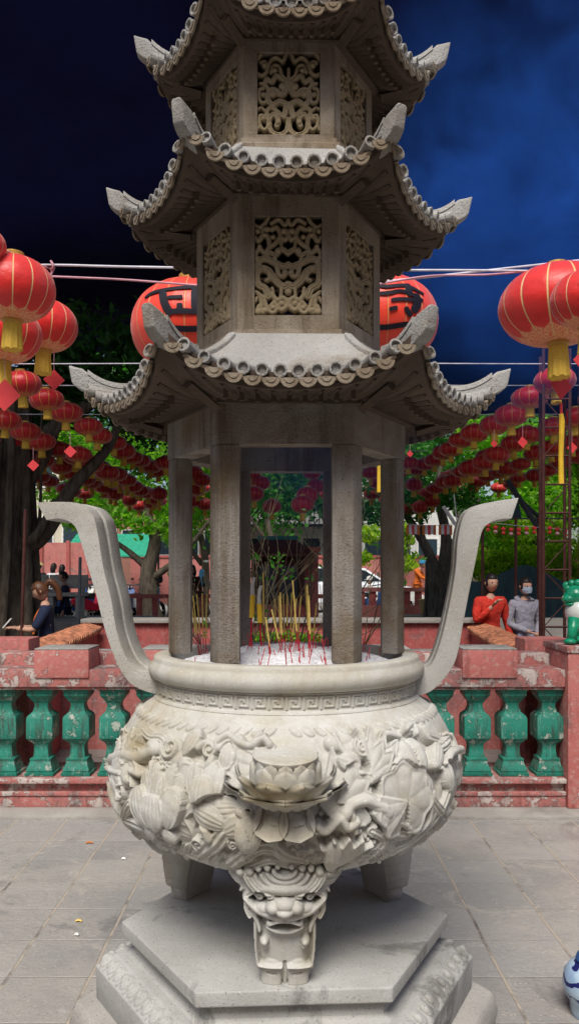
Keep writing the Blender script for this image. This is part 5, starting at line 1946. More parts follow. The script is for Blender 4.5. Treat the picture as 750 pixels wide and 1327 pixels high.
for i, (a, b_, c_) in enumerate(((246, 768, 259), (255, 770, 262), (262, 769, 264), (268, 770, 266), (250, 772, 260))):
    stick(a, b_, c_, 2.93, "thin", f"thin yellow incense stick, {ORD[i]} from the left in the bunch between the left pillars", "incense bunch between the left pillars")
stick(328, 752, 324, 2.72, "thick", "fat yellow incense stick with curled white ash, left one of two", "fat incense sticks")
stick(335, 766, 339, 2.70, "thick", "fat yellow incense stick with white ash, right one of two", "fat incense sticks")
th_list = [(341, 742, 342, 2.76), (352, 790, 366, 2.62), (363, 768, 366, 2.66), (361, 772, 364, 2.78), (372, 770, 372, 2.82), (378, 768, 376, 2.84), (384, 776, 377, 2.74), (379, 752, 387, 2.62), (390, 772, 384, 2.80), (398, 758, 401, 2.66), (396, 760, 400, 2.86), (410, 782, 404, 2.84), (367, 770, 369, 2.9), (436, 776, 431, 2.70), (400, 772, 403, 2.60), (356, 776, 358, 2.88), (344, 800, 352, 2.60)]
for i, (a, b_, c_, Y) in enumerate(sorted(th_list)):
    stick(a, b_, c_, Y, "thin", f"thin yellow incense stick with a red end, tip {ORD[i]} from the left in mid ash", "thin incense sticks in the middle of the ash")
proto_stub = None
for i in range(85):
    r = .36 * math.sqrt(random.random()); a = random.uniform(0, 2 * PI)
    if i < 45: a = random.uniform(PI * 1.15, PI * 1.85); r = random.uniform(.08, .34)
    x, y = UX + r * math.cos(a), D0 + r * math.sin(a)
    L = random.uniform(.02, .055)
    if proto_stub is None:
        o = MB().tube([(0, 0, -.02), (0, 0, 1)], .0014, 5).build("incense_stub", "stick_red", None, local=True); proto_stub = o
        me = o.data
        for v in me.vertices: v.co.z = v.co.z if v.co.z < .5 else .06
    else:
        o = proto_stub.copy(); C.objects.link(o)
    o.location = (x, y, ash_z(x, y) - .002)
    o.scale = (1, 1, L / .06)
    o.rotation_euler = (random.gauss(0, .14), random.gauss(0, .14), 0)
    tag(o, "short burnt red incense stub standing in the ash", "incense stub", "burnt red incense stubs in the ash")

# ================================================================== PEOPLE
def skin(verts, edges, radii, levels=1):
    me = bpy.data.meshes.new("tmp"); me.from_pydata([tuple(v) for v in verts], edges, [])
    ob = bpy.data.objects.new("tmp", me); C.objects.link(ob)
    md = ob.modifiers.new("skin", 'SKIN'); md.use_smooth_shade = True
    for i, r in enumerate(radii):
        sv_ = me.skin_vertices[0].data[i]
        sv_.radius = (r, r) if isinstance(r, (int, float)) else r
        sv_.use_root = (i == 0)
    sb = ob.modifiers.new("sub", 'SUBSURF'); sb.levels = levels; sb.render_levels = levels
    dg = bpy.context.evaluated_depsgraph_get()
    ev = ob.evaluated_get(dg)
    m2 = bpy.data.meshes.new_from_object(ev)
    vs = np.zeros(len(m2.vertices) * 3); m2.vertices.foreach_get('co', vs)
    fs = [tuple(p.vertices) for p in m2.polygons]
    bpy.data.objects.remove(ob); bpy.data.meshes.remove(me); bpy.data.meshes.remove(m2)
    return vs.reshape(-1, 3), fs


def head_mesh(mb, c, r, M, detail=True):
    """head with brow, nose, chin; local -Y is the face"""
    n, k = 20, 16
    rows = []
    for j in range(k + 1):
        ph = -PI / 2 + PI * j / k
        row = []
        for i in range(n):
            a = 2 * PI * i / n
            x, y, z = math.cos(ph) * math.sin(a), -math.cos(ph) * math.cos(a), math.sin(ph)
            w = 1 - .20 * max(0, -z) ** 1.3
            X, Y_, Z = x * .76 * w, y * .92 * (1 - .10 * max(0, -z)), z * 1.12
            front = max(0, -y)
            if front > .8 and abs(x) < .25 and -.45 < z < .15:
                Y_ -= .20 * (1 - abs(x) / .25) * (1 - abs(z + .18) / .35 if abs(z + .18) < .35 else 0)
            if front > .7 and abs(abs(x) - .33) < .16 and abs(z - .05) < .12: Y_ += .05
            if front > .8 and abs(x) < .3 and abs(z + .55) < .1: Y_ -= .04
            row.append(tuple(Vector(c) + M @ (Vector((X, Y_, Z)) * r)))
        rows.append(row)
    mb.rings(rows, cap=False)
    for s in (-1, 1):
        mb.ball(tuple(Vector(c) + M @ (Vector((s * .78, .05, -.05)) * r)), (r * .10, r * .16, r * .24), 8, 6, M)


def hand(mb, w, d, side, s=1.0):
    """palm plus five bent fingers from wrist w along direction d"""
    d = d.normalized(); up = Vector((0, 0, 1)); sdv = d.cross(up); sdv = sdv.normalized() if sdv.length > .1 else Vector((1, 0, 0)); nrm = sdv.cross(d)
    mb.tube([w - d * .01, w + d * .04 * s, w + d * .085 * s], [.022 * s, .036 * s, .034 * s], 8, flat=.5)
    for i, L in enumerate((.062, .072, .068, .052)):
        p = w + d * .08 * s + sdv * ((i - 1.5) * .019 * s)
        mb.tube([p, p + d * L * .5 * s, p + d * L * .85 * s - nrm * L * .45 * s], [.0095 * s, .0085 * s, .007 * s], 6)
    p = w + d * .03 * s + sdv * (side * .030 * s)
    mb.tube([p, p + d * .03 * s + sdv * side * .022 * s, p + d * .055 * s + sdv * side * .016 * s], [.011 * s, .010 * s, .008 * s], 6)


def person(label, loc, face, H, top, bottom, hair="hair_dark", pose=None, seated=False, detail=False, longhair=0, hat=None, mask=False, head_pitch=0, head_yaw=0, extra=None, sleeves=True):
    """face: heading angle in degrees, 0 looks at the camera (-Y)"""
    t = thing("person", label, "person", loc)
    s = H / 1.7
    J = dict(pel=(0, 0, .95), wst=(0, 0, 1.08), che=(0, 0, 1.28), nk0=(0, 0, 1.42), nk=(0, -.01, 1.50), shL=(-.17, 0, 1.38), elL=(-.22, .02, 1.10), wrL=(-.22, -.06, .86), shR=(.17, 0, 1.38), elR=(.22, .02, 1.10), wrR=(.22, -.06, .86),
             hiL=(-.09, 0, .90), knL=(-.10, -.02, .49), anL=(-.10, .02, .08), toL=(-.11, -.16, .03), hiR=(.09, 0, .90), knR=(.10, -.02, .49), anR=(.10, .02, .08), toR=(.11, -.16, .03), hd=(0, -.03, 1.61))
    if seated:
        J.update(hiL=(-.09, 0, .90), knL=(-.11, -.42, .92), anL=(-.11, -.44, .50), toL=(-.11, -.58, .46), hiR=(.09, 0, .90), knR=(.11, -.42, .92), anR=(.11, -.44, .50), toR=(.11, -.58, .46))
    if pose: J.update(pose)
    V = {k: Vector(v) * s for k, v in J.items()}
    M = Matrix.Rotation(R_(face), 4, 'Z')
    off = Vector(loc)

    def chain(names, edges, rad, lv=1):
        vs, fs = skin([V[n] for n in names], edges, [r * s if not isinstance(r, tuple) else (r[0] * s, r[1] * s) for r in rad], lv)
        return vs, fs
    names = ["pel", "wst", "che", "nk0", "nk", "shL", "elL", "wrL", "shR", "elR", "wrR", "hiL", "knL", "anL", "toL", "hiR", "knR", "anR", "toR"]
    ed = [(0, 1), (1, 2), (2, 3), (3, 4), (2, 5), (5, 6), (6, 7), (2, 8), (8, 9), (9, 10), (0, 11), (11, 12), (12, 13), (13, 14), (0, 15), (15, 16), (16, 17), (17, 18)]
    rad = [.10, .10, .115, .06, .05, .055, .040, .028, .055, .040, .028, .08, .055, .038, .04, .08, .055, .038, .04]
    b = MB(); vs, fs = chain(names, ed, rad); b.add(vs, fs)
    HM = Matrix.Rotation(R_(head_yaw), 3, 'Z') @ Matrix.Rotation(R_(head_pitch), 3, 'X')
    head_mesh(b, V["hd"], .101 * s, HM)
    for w_, e_, sd in (("wrL", "elL", 1), ("wrR", "elR", -1)):
        hand(b, V[w_], V[w_] - V[e_], sd, s)
    b.xf(M); b.xf(Matrix.Translation(off)); b.build("body", "skin", t, sharp=180)
    V["hem"] = V["wst"].lerp(V["pel"], .35)
    tn = ["wst", "che", "nk0", "shL", "elL", "shR", "elR", "hem"] + (["wrL", "wrR"] if sleeves else [])
    te = [(0, 1), (1, 2), (1, 3), (3, 4), (1, 5), (5, 6), (0, 7)] + ([(4, 8), (6, 9)] if sleeves else [])
    tr = [(.135, .105), (.150, .110), .07, .072, .055, .072, .055, (.138, .112)] + ([.040, .040] if sleeves else [])
    if sleeves:
        V["wrL"] = V["elL"].lerp(V["wrL"], .90); V["wrR"] = V["elR"].lerp(V["wrR"], .90)
    b = MB(); vs, fs = chain(tn, te, tr); b.add(vs, fs)
    if extra == "hood":
        b.tube(cr([V["nk0"] + Vector((-.09, -.05, .0)) * s, V["nk0"] + Vector((-.08, .06, .03)) * s, V["nk0"] + Vector((0, .10, .03)) * s, V["nk0"] + Vector((.08, .06, .03)) * s, V["nk0"] + Vector((.09, -.05, 0)) * s], 4), .035 * s, 7)
    b.xf(M); b.xf(Matrix.Translation(off)); tp_ = b.build("top", top, t, sharp=180)
    bn = ["pel", "hiL", "knL", "anL", "hiR", "knR", "anR"]; be = [(0, 1), (1, 2), (2, 3), (0, 4), (4, 5), (5, 6)]
    b = MB(); vs, fs = chain(bn, be, [(.13, .105), .095, .070, .055, .095, .070, .055]); b.add(vs, fs)
    b.xf(M); b.xf(Matrix.Translation(off)); b.build("trousers", bottom, t, sharp=180)
    # hair: cap over the skull, open at the face
    b = MB(); r = .101 * s; rows = []
    n, k = 20, 12
    for j in range(k + 1):
        ph = -.30 + (PI / 2 + .30) * j / k
        row = []
        for i in range(n):
            a = 2 * PI * i / n
            x, y, z = math.cos(ph) * math.sin(a), -math.cos(ph) * math.cos(a), math.sin(ph)
            q_ = 1.10 + .03 * math.sin(a * 9)
            if y < -.35 and z < .36: q_ = .80
            row.append(tuple(V["hd"] + HM @ (Vector((x * .78 * q_, y * .95 * q_, z * 1.12 * q_)) * r)))
        rows.append(row)
    b.rings(rows, cap=False)
    if longhair:
        a0 = V["hd"] + HM @ Vector((0, .09, .03)) * s
        if longhair == 2:     # pony tail
            b.tube(cr([a0, a0 + HM @ Vector((0, .06, .03)) * s, a0 + Vector((0, .09, -.10)) * s + HM @ Vector((0, .02, 0)), a0 + Vector((0, .07, -.24)) * s], 5), [.03 * s, .034 * s, .036 * s, .036 * s] * 4, 8) if False else b.tube(cr([a0, a0 + HM @ Vector((0, .07, .02)) * s, a0 + HM @ Vector((0, .10, -.10)) * s, a0 + HM @ Vector((0, .06, -.24)) * s], 5), [(.030 + .012 * math.sin(i / 15 * PI)) * s for i in range(16)], 8)
        else:
            b.ball(tuple(V["hd"] + HM @ Vector((0, .055, -.07)) * s), (.085 * s, .06 * s, .14 * s), 12, 8, HM)
    b.xf(M); b.xf(Matrix.Translation(off)); b.build("hair", hair, t, sharp=180)
    if detail:
        for sx in (-1, 1):
            b = MB().ball(tuple(V["hd"] + HM @ (Vector((sx * .30, -.80, .04)) * r)), (r * .11, r * .06, r * .06), 8, 6, HM)
            b.xf(M); b.xf(Matrix.Translation(off)); b.build("eye", "ink", t)
        if not mask:
            b = MB().ball(tuple(V["hd"] + HM @ (Vector((0, -.80, -.52)) * r)), (r * .20, r * .05, r * .05), 8, 6, HM)
            b.xf(M); b.xf(Matrix.Translation(off)); b.build("mouth", "cloth_red", t)
    if mask:
        b = MB(); rows = []
        for j in range(7):
            z = -.85 + .80 * j / 6
            rows.append([tuple(V["hd"] + HM @ (Vector((math.sin(a) * .74 * (1 - .25 * (z < -.6)), -math.cos(a) * .98 - .10 * math.cos(a) ** 4, z)) * r)) for a in np.linspace(-1.25, 1.25, 13)])
        b.grid(np.array(rows)); g2_ = np.array(rows); g2_[..., 1] += .004; b.grid(g2_, True)
        b.xf(M); b.xf(Matrix.Translation(off)); b.build("face_mask", "mask_cloth", t, sharp=180)
    if hat:
        b = MB(); c = V["hd"] + Vector((0, 0, .05 * s))
        if hat[1] == "cone":
            b.lathe([(.17 * s, 0), (.10 * s, .07 * s), (.01, .13 * s), (.01, .125 * s), (.10 * s, .06 * s), (.165 * s, -.004)], 18, tuple(c))
        else:
            b.lathe([(.105 * s, -.02 * s), (.112 * s, .04 * s), (.085 * s, .095 * s), (.03 * s, .12 * s), (.001, .122 * s)], 18, tuple(c))
            b.box((c.x, c.y - .125 * s, c.z - .005 * s), (.14 * s, .09 * s, .01))
        b.xf(M); b.xf(Matrix.Translation(off)); b.build("hat", hat[0], t)
    return t, V, M, off


yy = 9.2
t, V, M, off = person("seated girl with a ponytail in a navy top looking down at a phone", (P(60, 745, yy).x, yy, .8 - .95 * .94), -78, 1.60, "cloth_navy", "dark_cloth", "hair_brown",
                      pose=dict(elL=(-.22, -.12, 1.14), wrL=(-.10, -.34, 1.16), elR=(.22, -.12, 1.14), wrR=(.10, -.34, 1.16), hd=(0, -.07, 1.60), nk=(0, -.03, 1.50)), seated=True, detail=True, longhair=2, head_pitch=28, sleeves=False)
b = MB().box(tuple(V["hd"] + Vector((0, -.36, -.36))), (.07, .012, .14), rx=-.7); b.xf(M); b.xf(Matrix.Translation(off))
tag(b.build("phone", "white_paint"), "white phone held in the seated girl's hands", "phone")
b = MB().tube(cr([V["nk0"] + Vector((-.07, -.03, .03)), V["che"] + Vector((-.05, -.125, .0)), V["wst"] + Vector((.02, -.14, .0))], 5), .014, 6); b.xf(M); b.xf(Matrix.Translation(off))
b.build("orange_strap", "cloth_orange", t)
bn = thing("stone_ledge", "grey stone ledge where the girl with the phone sits", "ledge", (P(60, 745, 9.3).x, 9.3, 0))
bevel(MB().b2(-4.6, -2.45, 9.0, 9.5, -.01, .74).build("seat", "concrete", bn), .02)

person("person in a bright red jacket standing just right of the right handle", (P(635, 745, 9.5).x, 9.5, -.01), 14, 1.60, "cloth_red", "dark_cloth",
       pose=dict(elL=(-.21, -.03, 1.12), wrL=(-.07, -.20, 1.33), elR=(.25, .02, 1.10), wrR=(.28, -.04, .86)), detail=True, longhair=1)
person("woman in a grey hooded jacket, blue jeans and a pale face mask", (P(679, 745, 9.6).x, 9.6, -.01), 12, 1.555, "cloth_grey", "jeans",
       pose=dict(elL=(-.23, .0, 1.12), wrL=(.0, -.19, 1.02), elR=(.22, .02, 1.11), wrR=(.08, -.19, .98)), detail=True, longhair=0, mask=True, extra="hood", head_yaw=10)
person("man in a dark shirt and jeans looking down, left of the left pillars", (P(199, 745, 22.5).x, 22.5, .30), 10, 1.68, "dark_cloth", "jeans",
       pose=dict(wrL=(-.06, -.22, 1.12), wrR=(.06, -.22, 1.12), elL=(-.22, -.03, 1.12), elR=(.22, -.03, 1.12)), head_pitch=25)
person("woman with long dark hair and brown top seen between the left pillars", (P(250, 745, 18).x, 18, .30), -30, 1.5, "rust_metal", "dark_cloth", longhair=1)
person("small far person with a white cap and bright blue vest between the left pillars", (P(265, 745, 24).x, 24, .42), 60, 1.6, "cloth_blue", "dark_cloth", hat=("white_paint", "cap"))
person("street worker in orange overalls and a blue cap behind the far balustrade", (P(541, 745, 24.5).x, 24.5, .42), 65, 1.62, "cloth_orange", "cloth_orange", pose=dict(wrL=(-.12, -.42, 1.05), wrR=(.12, -.42, 1.05), elL=(-.20, -.18, 1.16), elR=(.20, -.18, 1.16), nk=(0, -.10, 1.48), hd=(0, -.16, 1.57), nk0=(0, -.06, 1.41)), hat=("cloth_blue", "cap"))
person("seated rider in white with a pale helmet in front of the white car", (P(480, 745, 23).x, 23, .0), -60, 1.5, "cloth_white", "dark_cloth", hat=("white_paint", "cap"), seated=True, pose=dict(wrL=(-.12, -.42, 1.05), wrR=(.12, -.42, 1.05)))
person("dark-clothed person in a yellow conical hat near the salmon wall", (P(50, 745, 23.2).x, 23.2, .30), 190, 1.62, "dark_cloth", "dark_cloth", hat=("straw", "cone"))
person("person in a white shirt next to the yellow hat at the far left", (P(69, 745, 22.6).x, 22.6, .30), 160, 1.6, "cloth_white", "dark_cloth", longhair=1)
person("person in a red shirt seen from behind beside the white shirt", (P(80, 745, 21.5).x, 21.5, .30), 170, 1.55, "cloth_red", "dark_cloth", longhair=1)
person("person in navy clothes sitting on the right end of the stone bench", (P(84, 745, 15.2).x, 15.2, .14), -70, 1.5, "cloth_navy", "cloth_navy", seated=True)
person("far person in pale blue beside the banyan trunk", (P(31, 745, 24).x, 24, .30), 20, 1.6, "cloth_blue", "dark_cloth")

# ================================================================== STREET THINGS
for i, (pa, pb, lb) in enumerate(((20, 58, "left pale stone bench with a backrest near the banyan"), (60, 110, "right pale stone bench with a backrest near the banyan"))):
    Y = 15.0
    a, b_ = P(pa, 745, Y).x, P(pb, 745, Y).x
    t = thing("stone_bench", lb, "bench", ((a + b_) / 2, Y, .9), "stone benches near the banyan")
    bevel(MB().b2(a, b_, Y + .20, Y + .28, 1.34, 1.60).build("backrest", "bench_stone", t), .012)
    bevel(MB().b2(a, b_, Y - .15, Y + .28, 1.20, 1.27).build("seat", "bench_stone", t), .012)
    for x in (a + .1, b_ - .1):
        MB().b2(x - .05, x + .05, Y - .10, Y + .19, .801, 1.1995).build("leg", "bench_stone", t)
        MB().b2(x - .04, x + .04, Y + .205, Y + .275, 1.2705, 1.3395).build("back_post", "bench_stone", t)
pt = thing("planter_wall", "dark stone planter wall carrying the benches at the left", "planter", (-4.5, 14.8, .3))
MB().b2(-7.5, -2.6, 13.6, 15.8, .301, .80).build("planter_body", "kerb_stone", pt)


def wheel(mb, c, r, w):
    for k in range(1):
        rings = []
        n = 18
        pr_ = [(r * .78, -w / 2), (r * .95, -w / 2), (r, 0), (r * .95, w / 2), (r * .78, w / 2)]
        for rr_, y in pr_:
            rings.append([(c[0] + rr_ * math.cos(2 * PI * i / n), c[1] + y, c[2] + rr_ * math.sin(2 * PI * i / n)) for i in range(n)])
        mb.rings(rings, cap=False)


def motorbike(paint):
    t = thing("motorbike", "x", "motorbike")
    for x in (-.62, .62):
        m = MB(); wheel(m, (x, 0, .29), .29, .09); w_ = m.build("wheel", "rubber", t, local=True)
        m = MB(); m.lathe([(.02, 0), (.03, .02)], 8)
        m = MB()
        for k in range(5):
            a = k * 2 * PI / 5
            m.tube([(x, 0, .29), (x + .24 * math.cos(a), 0, .29 + .24 * math.sin(a))], .014, 5)
        m.build("rim", "white_paint", w_, local=True)
    MB().rings([[(x, s_ * w, z) for s_, z in ((-1, z0), (1, z0), (1, z1), (-1, z1))] for x, w, z0, z1 in ((-.72, .04, .52, .66), (-.45, .10, .42, .72), (-.1, .10, .36, .62), (.15, .07, .34, .50), (.30, .10, .36, .62), (.42, .13, .45, .88), (.50, .08, .60, .96))]).build("body", paint, t, local=True)
    MB().rings([[(x, s_ * w, z) for s_, z in ((-1, z0), (1, z0), (1, z1), (-1, z1))] for x, w, z0, z1 in ((-.62, .09, .725, .77), (-.3, .12, .725, .80), (.05, .09, .66, .74))]).build("seat", "rubber", t, local=True)
    MB().tube([(.62, 0, .29), (.50, 0, .70), (.42, 0, 1.0)], .028, 7).build("fork", "dark_metal", t, local=True)
    MB().tube([(.36, -.30, 1.0), (.42, -.12, 1.03), (.42, .12, 1.03), (.36, .30, 1.0)], .016, 6).build("handlebar", "dark_metal", t, local=True)
    MB().ball((.53, 0, .92), (.06, .07, .07), 10, 8).build("headlight", "white_paint", t, local=True)
    for s_ in (-1, 1):
        m = MB().tube([(.40, s_ * .24, 1.02), (.36, s_ * .28, 1.14)], .006, 4); m.ball((.36, s_ * .28, 1.18), (.01, .05, .035), 8, 6); m.build("mirror", "dark_metal", t, local=True)
    return t


mr, mb_ = motorbike("moto_red"), motorbike("moto_blue")
mw = motorbike("white_paint")
bikes = [(578, 22.2, mr, 70, "red motorbike parked by the forked banyan trunk"), (547, 23.9, mw, 20, "white motorbike in front of the orange worker"), (93, 21.2, mb_, 60, "blue motorbike leftmost of the bikes near the left handle"),
         (105, 22, mw, 70, "white motorbike just right of the blue one by the left handle"), (117, 21.5, mr, 65, "red motorbike right of the white one by the left handle"), (128, 22.5, mb_, 70, "blue motorbike hidden partly by the left handle"),
         (176, 23, mr, 75, "red motorbike left of the man in the dark shirt"), (186, 22, mw, 60, "white motorbike beside the man in the dark shirt"), (168, 21.5, mb_, 100, "blue motorbike right of the left handle"), (484, 22.6, mb_, -60, "blue motorbike under the rider in white")]
seen = set()
for px, Y, pr_, rz, lb in bikes:
    o = pr_ if id(pr_) not in seen else copy_tree(pr_)
    seen.add(id(pr_))
    o.location = (P(px, 745, Y).x, Y, .30 if Y < 23.8 else .42)
    o.rotation_euler = (0, 0, R_(rz)); o['label'] = lb; o['group'] = "motorbikes parked along the street"

car = thing("car", "white hatchback parked on the street behind the right pillars", "car", (1.2, 25.6, .42))
cx0, cy0 = 1.9, 25.6
rings = []
for y, ins in ((-.80, .05), (-.72, 0), (.72, 0), (.80, .05)):
    rings.append([(cx0 + x * (1 - ins * .1), cy0 + y, .42 + z * (1 - ins * .3) + .0) for x, z in ((-2.05, .30), (2.0, .28), (2.08, .50), (2.0, .78), (1.05, .92), (-1.9, .95), (-2.1, .6))])
bevel(MB().rings(rings).build("body", "car_paint", car), .05, 3)
rings = []
for y, ins in ((-.70, .12), (-.62, 0), (.62, 0), (.70, .12)):
    rings.append([(cx0 + x, cy0 + y, .42 + z - ins * .3) for x, z in ((-1.85, .93), (1.15, .93), (.45, 1.38), (-.2, 1.47), (-1.2, 1.45), (-1.7, 1.3))])
bevel(MB().rings(rings).build("cabin", "car_paint", car), .05, 3)
for pts_ in ([(.95, .98), (.42, 1.32), (-.22, 1.40), (-.22, .98)], [(-.30, .98), (-.30, 1.40), (-1.1, 1.38), (-1.45, .98)]):
    MB().rings([[(cx0 + x, cy0 - .712, .42 + z) for x, z in pts_], [(cx0 + x, cy0 - .69, .42 + z) for x, z in pts_]]).build("window", "car_glass", car)
for x in (-1.3, 1.3):
    m = MB(); wheel(m, (cx0 + x, cy0 - .70, .42 + .31), .31, .2); w_ = m.build("wheel", "rubber", car)
    m = MB(); wheel(m, (cx0 + x, cy0 - .72, .42 + .31), .23, .1); m.tube([(cx0 + x, cy0 - .79, .73), (cx0 + x, cy0 - .72, .73)], .20, 14); m.build("hubcap", "ash", w_)
MB().ball((cx0 + 2.0, cy0 - .62, .42 + .66), (.10, .14, .09), 10, 8).build("headlight", "white_paint", car)

# wicker basket on the ledge, with a dark bundle beneath
Y = 20.5
bk_ = thing("wicker_basket", "round woven basket standing in front of the far pink balustrade", "basket", P(555, 797, Y))
c = P(555, 797, Y)
m = MB()
for j in range(9):
    z = c.z + .02 + j * .045; r = .165 + .009 * j
    m.tube([(c.x + r * (1 + .015 * (i % 2)) * math.cos(2 * PI * i / 24), c.y + r * math.sin(2 * PI * i / 24), z) for i in range(25)], .026, 6)
m.build("weave", "straw", bk_, sharp=180)
MB().lathe([(.001, 0), (.16, 0), (.19, .40), (.17, .40), (.15, .03), (.001, .03)], 24, tuple(c)).build("lining", "straw", bk_)
ld = thing("stone_ledge", "pale stone ledge under the woven basket", "ledge", (c.x, Y, .3))
MB().b2(c.x - .7, c.x + .9, Y - .3, Y + .3, .301, c.z - .002).build("ledge_block", "concrete", ld)

# small altar behind the pond
al = thing("altar_shrine", "dark lacquered altar shrine with a tiled roof seen through the burner's centre", "shrine", P(362, 745, 13.5))
ax, ay = P(360, 745, 13.5).x, 13.5
MB().b2(ax - .46, ax + .46, ay, ay + .7, .301, 1.1).build("plinth", "red_plaster", al)
MB().b2(ax - .42, ax + .42, ay + .06, ay + .64, 1.101, 1.9).build("cabinet", "rust_metal", al)
for x in (ax - .40, ax + .40):
    MB().tube([(x, ay - .03, 1.102), (x, ay - .03, 1.9)], .045, 10).build("column", "rust_metal", al)
for j, x in enumerate((ax - .18, ax + .18)):
    MB().b2(x - .15, x + .15, ay + .03, ay + .058, 1.2, 1.75).build("door", "dark_metal", al)
m = MB().rings([[(ax + sx * .62, ay + sy * .55 + .35, z) for sx, sy in ((-1, -1), (1, -1), (1, 1), (-1, 1))] for z in (1.901, 1.95)] + [[(ax + sx * .30, ay + sy * .15 + .35, 2.20) for sx, sy in ((-1, -1), (1, -1), (1, 1), (-1, 1))]])
m.build("roof", "rust_metal", al)
MB().box((ax, ay + .35, 2.23), (.7, .09, .07)).build("roof_ridge", "teal", al)
col = thing("column", "pink plaster column right of the altar shrine", "column", P(402, 745, 14))
x = P(402, 745, 14).x
MB().b2(x - .14, x + .14, 14, 14.28, .301, 2.0).build("shaft", "pink_plaster", col)
MB().b2(x - .18, x + .18, 13.96, 14.32, 2.001, 2.08).build("capital", "red_plaster", col)
for i, (px, Y, r, lb) in enumerate(((333, 8.4, .13, "terracotta pot with a low green plant, left of the potted twigs"), (398, 8.4, .13, "terracotta pot with a low green plant, right of the potted twigs"), (366, 8.6, .11, "terracotta pot with a small plant behind the incense"))):
    x = P(px, 745, Y).x
    t = thing("potted_plant", lb, "plant", (x, Y, .4), "potted plants on the pond stand")
    MB().lathe([(.08, .56), (r, .78), (r + .015, .79), (r + .015, .82), (r - .01, .82), (.001, .80)], 20, (x, Y, 0)).build("pot", "terracotta", t)
    leaves([(x, Y, .90, .12), (x + .07, Y, .95, .09), (x - .07, Y, .93, .08)], 260, .032, "leaf_bright", "foliage", t)
st = thing("plant_stand", "grey stone stand holding potted plants inside the pond", "stand", (0, 8.5, 0))
MB().b2(-.5, .4, 8.25, 8.8, -.01, .555).build("slab", "concrete", st)

# shelter frame, tarp, lattice mast at the right
Y = 11.0
sf = thing("shelter_frame", "thin dark steel posts with a slanted beam behind the standing pair", "shelter", (P(660, 745, Y).x, Y, 0))
for px in (625, 668, 697):
    MB().tube([(P(px, 0, Y).x, Y, 0), P(px, 670, Y)], .021, 7).build("post", "rust_metal", sf)
bm1 = MB().tube([P(657, 622, Y), P(697, 684, Y)], .040, 4); bm1.build("beam", "dark_metal", sf)
MB().tube([P(672, 646, Y + .2), P(699, 671, Y + .2)], .030, 4).build("beam", "dark_metal", sf)
MB().tube([P(620, 672, Y), P(790, 672, Y)], .012, 6).build("tie_rod", "dark_metal", sf)
MB().tube([P(697, 684, Y), P(699, 671, Y + .2)], .030, 4).build("beam", "dark_metal", sf)
m = MB().add([tuple(P(640, 676, Y)), tuple(P(672, 650, Y)), tuple(P(676, 672, Y)), tuple(P(640, 676, Y + .02)), tuple(P(672, 650, Y + .02)), tuple(P(676, 672, Y + .02))], [(0, 1, 2), (5, 4, 3), (0, 3, 4, 1), (1, 4, 5, 2), (2, 5, 3, 0)])
m.build("roof_flap", "tarp_green", sf)
g = np.array([[(2.35 + 2.9 * i / 40, 11.4 + .05 * math.sin(i * .9) + .03 * math.sin(i * 2.3 + j), 1.62 - .95 * j / 10 - .12 * math.sin(i * .35)) for i in range(41)] for j in range(11)])
g2 = g.copy(); g2[..., 1] += .01
m = MB().grid(g); m.grid(g2, True)
tag(m.build("tarpaulin", "tarp_green", None, sharp=180), "dark blue-green tarpaulin hung behind the standing pair", "tarpaulin")
dw = thing("low_wall", "low dark stone wall behind the standing pair at the right", "wall", (3.6, 10.6, 0))
MB().b2(2.45, 5.6, 10.5, 10.9, -.01, 1.02).build("wall_body", "kerb_stone", dw)
mast = thing("lattice_mast", "rust red steel lattice mast at the right edge", "mast", (P(722, 745, 8.2).x, 8.2, 0))
xs = [P(p_, 745, 8.2).x for p_ in (704, 738, 752)]
for x, y in ((xs[0], 8.2), (xs[1], 8.2), (xs[0] + .06, 8.5), (xs[1] + .05, 8.5), (xs[2] + .05, 8.35)):
    MB().tube([(x, y, 0), (x, y, 3.9)], .017, 6).build("upright", "rust_metal", mast)
for j in range(13):
    z = .2 + j * .29
    MB().tube([(xs[0], 8.2, z), (xs[1], 8.2, z)], .011, 5).build("rung", "rust_metal", mast)
    a, b_ = (xs[0], xs[1]) if j % 2 else (xs[1], xs[0])
    MB().tube([(a, 8.2, z), (b_, 8.2, z + .29)], .006, 5).build("brace", "rust_metal", mast)
pole = thing("pole", "thin rusty pole standing behind the girl with the phone", "pole", (P(25, 745, 9.0).x, 9.0, 0))
MB().tube([(P(25, 745, 9.0).x, 9.0, 0), P(33, 660, 9.0)], .02, 7).build("shaft", "rust_metal", pole)
pole = thing("pole", "thin dark pole between the stone benches and the left handle", "pole", (P(103, 745, 9.8).x, 9.8, 0))
MB().tube([(P(100, 745, 9.8).x, 9.8, 0), P(104, 722, 9.8)], .02, 7).build("shaft", "dark_metal", pole)
sg = thing("sign_board", "small plain blue board on a post beside the banyan trunk", "sign", (P(35, 745, 18).x, 18, .3))
MB().box(tuple(P(34, 708, 18)), (.28, .03, .22)).build("board", "sign_blue", sg)
MB().tube([(P(34, 0, 18).x, 18.03, .301), P(34, 708, 18.03)], .02, 6).build("post", "dark_metal", sg)
# slanting white tube light frame under the lanterns, right
lt_ = thing("light_tube", "slanting pale tube lamp hanging unlit behind the right handle", "lamp", P(582, 670, 13))
MB().tube([P(574, 656, 13), P(590, 680, 13)], .03, 8).build("tube", "white_paint", lt_)
MB().tube([P(588, 640, 13), P(592, 678, 13)], .010, 6).build("bracket", "white_paint", lt_)
